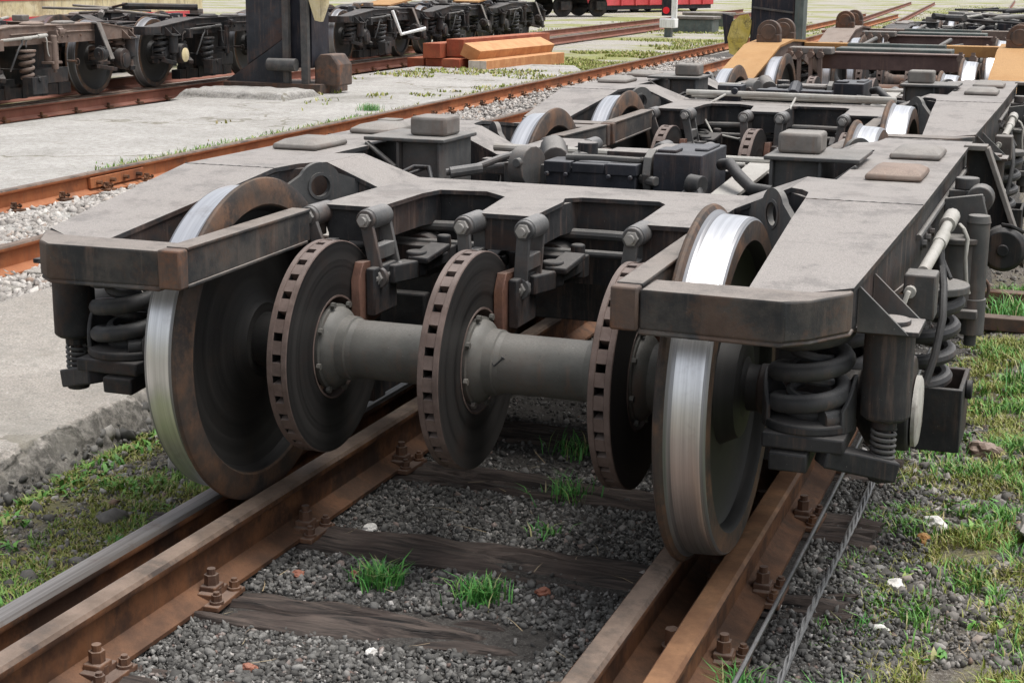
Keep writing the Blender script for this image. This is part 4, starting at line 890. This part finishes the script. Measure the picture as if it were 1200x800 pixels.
m = MB(); m.tube([(-.36,.9,.90),(-.42,.80,.86),(-.43,.70,.77),(-.36,.6,.70),(-.2,.55,.68),(-.02,.55,.72),(.05,.6,.80),(.07,.8,.90)], .007); m.obj('hanging_hose', 'pipe_pale', b2)
m = MB(); m.box(-.42,-.28,.95,1.1,.86,.95); m.cyl((-.31,.94,.92),(-.31,.91,.92),.02,n=10); m.box(-.2,.0,1.0,1.1,.87,.93); m.box(.06,.24,1.0,1.1,.87,.93); m.cyl((.02,1.0,.9),(.02,1.1,.95),.04,n=10); m.obj('valve_row', 'box_blue', b2, bevel=.004)

# ------------------------------------------------------------------ rusty bogies of another kind further along the near track
def build_rusty(label):
    root = thing('rusty_bogie', label, 'bogie', group='bogies in line on the near track')
    src = [c for c in IDX[b1.name] if c.name.startswith('wheelset')]
    for y in (0, 2.9):
        c = copy_tree(src[0], root, {'axle_paint': 'old_rust', 'disc_face': 'dark_paint'}, IDX); c.location = (0, y, RW)
    for s in (-1, 1):
        m = MB()      # swooping top plate
        prof = [(-.75,.74),(-.3,.78),(.3,.90),(.8,1.0),(1.45,1.03),(2.1,1.0),(2.6,.90),(3.2,.78),(3.6,.74)]
        for (y0, z0), (y1, z1) in zip(prof, prof[1:]):
            c = [(s*x, y, z-d) for d in (0, .02) for (x, y, z) in ((.90,y0,z0),(1.22,y0,z0),(1.22,y1,z1),(.90,y1,z1))]
            m.add(c, [(0,1,2,3),(7,6,5,4),(0,4,5,1),(1,5,6,2),(2,6,7,3),(3,7,4,0)])
        m.obj('top_plate', 'orange_rust', root)
        m = MB()
        for x in (.93, 1.19):
            for (y0, z0), (y1, z1) in zip(prof, prof[1:]):
                c = [(s*(x+e), y, z-d) for d, _ in ((.021,0),(.18,0)) for (e, y, z) in ((-.008,y0,z0),(.008,y0,z0),(.008,y1,z1),(-.008,y1,z1))]
                m.add(c, [(0,1,2,3),(7,6,5,4),(0,4,5,1),(1,5,6,2),(2,6,7,3),(3,7,4,0)])
        m.obj('side_web', 'brown_paint', root)
        for y in (1.1, 1.8):
            m = MB(); m.cyl((s*1.06,y-.04,1.10),(s*1.06,y+.04,1.10),.105,n=28); m.cyl((s*1.06,y-.055,1.10),(s*1.06,y-.038,1.10),.07,n=24); m.box(s*1.06-.105,s*1.06+.105,y-.05,y+.05,1.01,1.08); m.obj('roller_buffer', 'old_rust', root, bevel=.006)
        for y in (-.32, .32, 2.58, 3.22):
            m = MB(); m.tube([(s*1.05+.09*math.cos(a), y+.09*math.sin(a), .42+.30*a/25) for a in np.linspace(0, 25, 70)], .022, 8); m.obj('coil_spring', 'spring_paint', root)
        for y in (0, 2.9):
            m = MB(); m.lathe([(.86,0),(.86,.13),(1.2,.14),(1.27,.11),(1.28,0)], o=(0,y,RW), n=24, sgn=s); m.box(min(s*.95,s*1.15),max(s*.95,s*1.15),y-.45,y+.45,.37,.42); m.obj('axle_box', 'dark_paint', root)
    m = MB(); m.box(-.60,.60,1.0,1.16,.80,.93); m.box(-.9,.9,1.0,1.04,.78,.95) if False else None; m.box(-.62,.62,.98,1.18,.93,.945); m.obj('cross_beam', 'red_brown', root, bevel=.003)
    m = MB(); m.box(-.5,.5,1.3,1.6,.86,.97); m.box(-.45,.42,1.65,1.72,.95,1.0); m.obj('bolster', 'green_grey', root, bevel=.01)
    m = MB(); m.box(-.9,.9,2.0,2.2,.88,.98); m.obj('rear_beam', 'orange_rust', root, bevel=.004)
    m = MB(); m.box(-.82,-.45,.75,.95,.93,.99); m.obj('brake_frame', 'pad_grey', root, bevel=.01)
    for x in (-.80,-.72,-.62,-.54,.62,.72):
        m = MB(); m.bar((x,.72,.98),(x+.01,.70,.60),.03,.05,(0,1,0)); m.cyl((x,.68,.93),(x,.76,.93),.03,n=10); m.obj('brake_hanger', 'brown_paint', root)
    for x in (-.38,.3):
        m = MB(); m.tube([(x,1.9,.95),(x+.1,2.3,1.02),(x+.05,2.6,.98),(x,2.9,.90)], .02); m.tube([(x-.2,2.2,.92),(x+.2,2.5,.97)], .014); m.obj('brake_rod', 'grey_paint', root)
    return root
r1 = build_rusty('first orange rusty bogie with round rollers, behind the two grey bogies'); r1.location = (0, 8.75, 0)
IDX = build_index()
r2 = copy_tree(r1, None, {'orange_rust': 'brown_paint'}, IDX); r2.location = (0, 13.3, 0); r2['label'] = 'second rusty bogie, browner, behind the orange one'
for i, (y, lab, mp) in enumerate(((17.9, 'dark bogie in line just beyond the rusty bogies', {'frame_paint': 'dark_paint'}), (22.4, 'last dark bogie at the far end of the near track line', {'frame_paint': 'dark_paint', 'grey_paint': 'dark_paint'}))):
    c = copy_tree(b1, None, mp, IDX); c.location = (.15+.1*i, y, 0); c['label'] = lab
# clutter lying on the far bogies of the line
def rod_heap(label, x, y, z, n, mats, L=1.2):
    t = thing('rod_pile', label, 'rods', (x, y, z), group='loose rods on far bogies')
    for i in range(n):
        a = random.uniform(-1.4, 1.4); l = random.uniform(.4, L); p = Vector((random.uniform(-.6,.6), random.uniform(-.6,.6), random.uniform(0,.12))); d = Vector((math.cos(a), math.sin(a), random.uniform(-.1,.1)))*l/2
        m = MB(); m.tube([p-d, p, p+d], random.choice((.018,.03,.045)), 8); m.obj('rod', random.choice(mats), t)
rod_heap('jumble of pale rods lying on the first dark far bogie', .15, 19.3, .96, 14, ['pipe_pale','grey_paint','dark_paint','dark_paint','grey_paint','hose_rubber'])
rod_heap('jumble of pale rods lying on the last far bogie', .25, 23.8, .96, 14, ['pipe_pale','grey_paint','dark_paint','dark_paint','grey_paint','hose_rubber'])

# ------------------------------------------------------------------ second track (orange rails, left)
def T2(y, off): return (-5.70-.038*(y-3)+off, y)
t2l = rail('long orange rusty rail next to the pale concrete, with a bolted joint', T2(-2,0), T2(70,0), ['rail_orange','rail_head_brown'], 'orange rails of the second track')
t2r = rail('orange rusty rail of the second track nearer the bogies', T2(-2,1.45), T2(70,1.45), ['rail_orange','rail_head_brown'], 'orange rails of the second track')
d2 = Vector((-.038,1,0)).normalized(); a2 = Vector((d2.y,-d2.x,0))
def at2(y, side, z): p = T2(y,0); return Vector((p[0],p[1],0))+a2*side+Vector((0,0,z))
m = MB(); m.bar(at2(6.35,.026,-.085), at2(7.15,.026,-.085), .028, .085); fp = m.obj('fishplate', 'rail_orange', t2l, bevel=.004)
for k in range(4):
    y = 6.44+k*.2; m = MB(); m.cyl(at2(y,.04,-.085), at2(y,.085,-.085), .018, n=6); m.obj('bolt', 'rail_rust', fp)
k = 0
for i in range(60):
    y = 2.2+i*.62
    if y > 34: break
    m = MB(); p = at2(y,.062,-.15); m.box(p.x-.05,p.x+.06,p.y-.06,p.y+.06,-.172,-.145); m.cyl(p+Vector((.0,0,0)), p+Vector((.0,0,.055)), .022, n=6)
    pts = [p+Vector((.02+.028*math.cos(a), .045*math.sin(a), .03+.012*math.cos(a*2))) for a in np.linspace(0, 5.2, 12)]; m.tube(pts, .009, 6)
    m.obj('rail_clip', 'rail_rust', t2l)
ORD = 'first second third fourth fifth sixth seventh eighth ninth tenth'.split()
for i in range(10):
    y = 2.2+i*.62; p0 = at2(y,-.35,-.2); p1 = at2(y,1.8,-.2); m = MB(); m.bar(p0, p1, .24, .08)
    o = m.obj('concrete_sleeper', 'concrete', bevel=.015); tag(o, ORD[i]+' pale concrete sleeper of the orange track, counted away from the camera', 'sleeper', 'concrete sleepers of the second track')

# ------------------------------------------------------------------ third track with parked bogies (far left)
def T3(y, off): return (-10.22-.048*(y-9.5)+off, y)
t3r = rail('red brown rail under the parked bogies, near side of the third track', T3(-4,0), T3(75,0), ['rail_red','rail_head_brown'], 'rails of the third track')
t3l = rail('red brown rail under the parked bogies, far side of the third track', T3(-4,-1.65), T3(75,-1.65), ['rail_red','rail_head_brown'], 'rails of the third track')
t3c = rail('dark check rail inside the near rail of the third track', T3(-4,-.18), T3(75,-.18), ['rail_rust','rail_head_brown'], 'rails of the third track')
for i in range(30):
    y = 11+i*.75; p = T3(y, .06); m = MB(); m.box(p[0]-.03,p[0]+.05,y-.05,y+.05,-.172,-.14); m.cyl((p[0],y,-.14),(p[0],y,-.10),.02,n=6); m.obj('rail_clip', 'rail_rust', t3r)
A3 = math.atan(.048)
CR = None
DK = {'frame_paint': 'dark_paint', 'grey_paint': 'dark_paint', 'link_paint': 'dark_paint', 'pad_brown': 'dark_paint', 'tread_steel': 'tread_edge', 'beam_paint': 'dark_paint', 'pipe_pale': 'grey_paint', 'old_rust': 'dark_paint'}
BR = {'frame_paint': 'brown_paint', 'grey_paint': 'brown_paint', 'link_paint': 'brown_paint', 'spring_paint': 'brown_paint', 'beam_paint': 'brown_paint', 'tread_steel': 'tread_edge'}
IDX = build_index()
for (y, mp, lab, src) in ((10.4, dict(BR, cover_white='dark_paint'), 'brown parked bogie at the far left of the third track', b1), (14.75, dict(DK, cover_white='cream_paint'), 'black parked bogie with cream axle cover left of the big grey jack', b1),
                     (21.3, dict(DK, cover_white='dark_paint'), 'black parked bogie with loose white rod right of the big grey jack', b1), (25.4, dict(DK, cover_white='dark_paint'), 'black parked bogie behind the stack of red timbers', b1), (29.5, dict(DK, cover_white='dark_paint'), 'black parked bogie last in line on the third track', b1)):
    c = copy_tree(src, None, mp, IDX); p = T3(y, -.93); c.location = (p[0], p[1], 0); c.rotation_euler = (0,0,A3); c['label'] = lab; c['group'] = 'bogies parked on the third track'
# curved brown leaf plates/extra clutter on the parked bogies
t = thing('white_rod', 'bent white rod hanging on black bogie beside the jack', 'rod', (-9.75, 20.9, .8)); m = MB(); m.tube([(0,0,.15),(.12,.1,-.25),(.45,.4,-.15)], .03, 8); m.obj('bent_rod', 'white_paint', t)
t = thing('orange_plate', 'orange rusty plate lying on top of black parked bogies', 'plate', (-11.2, 23.9, 0)); m = MB(); m.bar((0,-.6,.98),(0,.9,1.12),.6,.03); m.obj('plate', 'orange_rust', t)
t = thing('orange_plate', 'orange rusty plate lying on the farthest parked bogie', 'plate', (-11.4, 29.0, 0)); m = MB(); m.bar((0,-.6,.98),(0,.9,1.12),.6,.03); m.obj('plate', 'orange_rust', t)
rod_heap('heap of pale bars lying on the brown parked bogie', -11.1, 11.3, .97, 9, ['pipe_pale','pad_grey','dark_paint'])
rod_heap('heap of grey bars lying on the black bogie by the jack', -11.3, 15.2, .97, 9, ['pipe_pale','pad_grey','dark_paint'])

# ------------------------------------------------------------------ lifting jacks
def jack_far():
    t = thing('lifting_jack', 'tall dark grey lifting jack with sloping brace beside the parked bogies', 'jack', (-9.34, 16.2, -.01)); t.scale = (.8865,)*3
    m = MB(); m.plate([(-.48,3.4),(-.48,.32),(.215,.76),(.215,3.4)][::-1], (0,-.36,0), (1,0,0), (0,0,1), .70); m.obj('column', 'jack_paint', t, bevel=.01)
    m = MB(); m.plate([(-.86,.06),(.215,.06),(.215,.755),(-.10,.54)], (0,-.40,0), (1,0,0), (0,0,1), .05); m.obj('brace_plate', 'jack_paint', t)
    m = MB(); m.box(-.85,.9,-.5,.5,-.1,.05); m.obj('base', 'old_rust', t)
    for x0, x1 in ((.22,.33),(.55,.67)):
        m = MB(); m.box(x0,x1,-.46,-.36,.051,3.4); m.obj('guide_post', 'grey_paint', t, bevel=.006)
    m = MB(); m.box(.22,.67,-.3,.3,.30,3.4); m.obj('screw_housing', 'jack_black', t)
    m = MB(); m.cyl((.0,-.52,.35),(.50,-.52,.35),.10,n=20); m.obj('drive_drum', 'grey_paint', t)
    m = MB(); m.plate([(.68,3.4),(.68,1.35),(.78,1.05),(.88,1.03),(.99,1.3),(1.0,3.4)], (0,-.40,0), (1,0,0), (0,0,1), .1); m.obj('cream_panel', 'cream_paint', t)
    m = MB(); m.plate([(.70,.02),(1.14,.02),(1.14,.36),(1.02,.52),(.80,.52),(.70,.40)], (0,-.3,0), (1,0,0), (0,0,1), .5); m.obj('motor_cover', 'old_rust', t, bevel=.03)
jack_far()
def kerb():
    xs = np.linspace(-10.15, -8.4, 50); ys = np.linspace(14.4, 15.6, 24); V = []
    for y in ys:
        for x in xs:
            e = min((x-xs[0])/.12, (xs[-1]-x)/.12, (y-ys[0]-.12*vnoise(x, 0, 2.5, 7)-.1)/.1, (ys[-1]-y)/.12); e = max(0, min(1, e))
            V.append((x, y, -.13+.13*e+.02*vnoise(x, y, 6)*e))
    nx = len(xs); ii = (np.arange(len(ys)-1)[:,None]*nx+np.arange(nx-1)[None]).ravel()
    o = numpy_mesh('concrete_kerb', np.array(V), np.stack([ii, ii+1, ii+nx+1, ii+nx], 1), 'concrete'); tag(o, kind='structure')
kerb()
def jack_near():
    t = thing('lifting_jack', 'black lifting jack post with yellow panel behind the rusty bogies', 'jack', (-1.60, 13.4, -.2))
    m = MB(); m.box(-.30,.18,-.3,.3,.05,3.2); m.obj('column', 'jack_black', t, bevel=.01)
    m = MB(); m.box(.185,.28,-.34,-.1,.05,3.2); m.obj('side_channel', 'green_grey', t, bevel=.006)
    m = MB(); m.box(-.6,.4,-.5,.5,.0,.05); m.obj('base', 'jack_black', t)
    z = np.linspace(.72,1.46,9); pl = [(-.36,.72),(-.40+.02,.72)]
    left = [(-.40-(.02 if i % 2 else .05)-.05*math.sin(i/8*3.1), zz) for i, zz in enumerate(z)]; right = [(-.31+(.0 if i % 2 else .015)+.10*(i/8-.5)*.6-.03, zz) for i, zz in enumerate(z)]
    m = MB(); m.plate([(-.515,.95),(-.43,.92),(-.36,.99),(-.30,1.16),(-.285,1.30),(-.33,1.38),(-.42,1.36),(-.50,1.29),(-.545,1.12)], (0,-.33,0), (1,0,0), (0,0,1), .04); m.obj('yellow_panel', 'yellow_paint', t)
    m = MB(); m.plate([(-.58,1.05),(-.545,1.06),(-.50,1.35),(-.62,1.38)], (0,-.30,0), (1,0,0), (0,0,1), .05); m.obj('panel_edge', 'jack_black', t)
    m = MB(); m.bar((-.28,-.31,1.45),(.17,-.31,1.40),.02,.03,(0,1,0)); m.obj('crossbar', 'grey_paint', t)
jack_near()

# ------------------------------------------------------------------ timber stack
def beam(label, p, q, w_, h, mat, end=None, roll=0):
    m = MB(); m.bar(p, q, w_, h); 
    t = m.obj('timber_beam', [mat, end or mat], None, bevel=.008); t.data.polygons[0].material_index = 1 if end else 0
    tag(t, label, 'beam', 'red and orange timber beams in a stack'); return t
def tb(label, x, z, w_, h, y0, y1, mat, end=None, tilt=0, yaw=.06):
    m = MB(); m.box(-w_/2, w_/2, 0, y1-y0, -h/2, h/2); o = m.obj('timber_beam', [mat, end or mat], None, bevel=.008)
    if end: o.data.polygons[2].material_index = 1
    o.location = (x, y0, z); o.rotation_euler = (0, tilt, -yaw); tag(o, label, 'beam', 'red and orange timber beams in a stack')
tb('low red timber beam at the left end of the stack', -10.2, -.08, .34, .25, 22.9, 25.6, 'timber_red')
tb('red timber beam with a pale top, second from left, upper one', -9.83, .19, .36, .27, 22.8, 25.9, 'timber_red')
tb('dark red timber beam under the second from left', -9.83, -.08, .34, .25, 22.9, 25.6, 'timber_red')
tb('long red timber beam highest in the middle of the stack', -9.44, .24, .36, .32, 23.0, 27.2, 'timber_red')
tb('short red timber beam under the long highest one', -9.36, -.07, .36, .26, 22.6, 25.6, 'timber_red')
tb('orange timber beam leaning tilted on the stack at right', -9.02, .17, .36, .24, 22.7, 26.3, 'timber_orange', None, R(24))
tb('orange timber beam lowest at the right with a pale end', -8.76, -.07, .36, .25, 22.4, 26.2, 'timber_orange', 'timber_end')
# ------------------------------------------------------------------ far signal, boxes, wagons
t = thing('dwarf_signal', 'small white post signal with a red lamp between far tracks', 'signal', (-10.3, 42, -.2))
m = MB(); m.box(-.24,.24,-.2,.2,.27,.54); m.obj('post_base', 'white_paint', t, bevel=.02)
m = MB(); m.box(-.1,.1,-.12,.12,0,.269); m.obj('foot', 'green_grey', t)
m = MB(); m.box(.08,.24,-.08,.08,.541,2.2); m.obj('post', 'white_paint', t, bevel=.02)
m = MB(); m.box(-.22,.079,-.05,.05,.62,1.7); m.obj('signal_head', 'jack_black', t, bevel=.02)
for z, mt in ((.78,'red_lens'),(1.3,'jack_black')):
    m = MB(); m.cyl((-.07,-.052,z),(-.07,-.10,z),.10,n=20); m.obj('lamp', mt, t)
for lab, x, y, wd in (('grey concrete box left beside the far signal', -10.55, 46.5, 1.3), ('grey concrete box behind the other near the far signal', -11.4, 52, 1.6)):
    t = thing('relay_box', lab, 'box', (x, y, -.2), group='grey boxes by the signal'); m = MB(); m.box(-wd/2,wd/2,-.5,.5,0,.42); m.obj('body', 'green_grey', t, bevel=.03); m = MB(); m.box(-wd/2-.06,wd/2+.06,-.56,.56,.421,.52); m.obj('lid', 'pad_grey', t, bevel=.02)
def wagon(label, loc, rz, L, mat, low, ribs=True):
    t = thing('goods_wagon', label, 'wagon', loc, rz, 'wagons parked beyond the yard')
    m = MB(); m.box(0,L,-1.3,1.3,low,3.2); m.obj('body', mat, t, bevel=.03)
    if ribs:
        for i in range(int(L/1.2)+1):
            m = MB(); x = i*1.2; m.box(x-.05,x+.05,-1.38,-1.301,low,3.2); m.obj('rib', mat, t)
    m = MB(); m.box(.1,L-.1,-1.2,1.2,low-.2,low-.002); m.obj('underframe', 'jack_black', t)
    for i, x in enumerate((1.2, 3.0, L-3.0, L-1.2)):
        m = MB(); m.lathe([(-.9,0),(-.9,.46),(-.76,.46),(-.76,.1),(.76,.1),(.76,.46),(.9,.46),(.9,0)], o=(x,0,.46), axis='y', n=28); w_ = m.obj('wheelset', 'dark_paint', t)
        m = MB(); m.box(x-.25,x+.25,-1.15,-.92,.30,.66); m.obj('axle_box', 'dark_paint', t)
wagon('red goods wagon low behind the far signal', (-21.8, 70.0, -.2), math.atan2(8,2.9), 9.5, 'red_paint', .35)
wagon('black goods wagon beyond the end of the parked bogies', (-24.5, 58, -.2), math.atan2(6,5.3), 8.6, 'jack_black', 1.0, False)
t = thing('striped_carriage', 'red and cream banded carriage behind the parked bogies', 'carriage', (-15.2, 8, -.2), R(90)+A3)
for i, (z0, z1, mt) in enumerate(((.75,1.05,'red_paint'),(1.052,1.30,'cream_paint'),(1.302,1.52,'red_paint'),(1.522,1.8,'cream_paint'),(1.802,3.4,'red_paint'))):
    m = MB(); m.box(5.2,14.5,-1.4+.01*(i%2),1.4,z0,z1); m.obj('body_band', mt, t)
m = MB(); m.box(5.3,14.4,-1.2,1.2,.3,.748); m.obj('underframe', 'jack_black', t)
for x in (6.5,8.3,11.5,13.3):
    m = MB(); m.lathe([(-.9,0),(-.9,.46),(-.76,.46),(-.76,.1),(.76,.1),(.76,.46),(.9,.46),(.9,0)], o=(x,0,.66-.2), axis='y', n=24); m.obj('wheelset', 'dark_paint', t)
t = thing('blue_cabin', 'blue grey cabin wall at far left behind brown bogie', 'cabin', (-15.4, 11.0, -.2), A3)
m = MB(); m.box(-1.5,1.5,-1.6,1.5,0,3.2); m.obj('wall', 'jack_paint', t, bevel=.02)
m = MB(); m.box(-.2,.05,-1.64,-1.601,.1,3.1); m.obj('door_post', 'red_paint', t)
# tracks far behind on the right of the yard
for i, (a, b) in enumerate((((-6.2,45),(-10.5,110)),((-4.6,45),(-8.9,110)),((-1.8,60),(-4.5,130)),((-.2,60),(-2.9,130)))):
    rail(('first','second','third','fourth')[i]+' thin red rail from the left among tracks far behind the bogies', a, b, ['rail_red','rail_head_brown'], 'rails of the far tracks')
# rusty bars on the ground right of the second bogie
for lab, y, x0 in (('rusty flat bar across ground, farther of two by the second bogie', 4.72, 1.05), ('rusty flat bar across ground, nearer of two by the second bogie', 4.02, 1.2)):
    m = MB(); m.box(x0, 2.6, y-.05, y+.05, -.17, -.10); o = m.obj('flat_bar', 'old_rust', bevel=.006); tag(o, lab, 'bar', 'rusty bars on the ground')
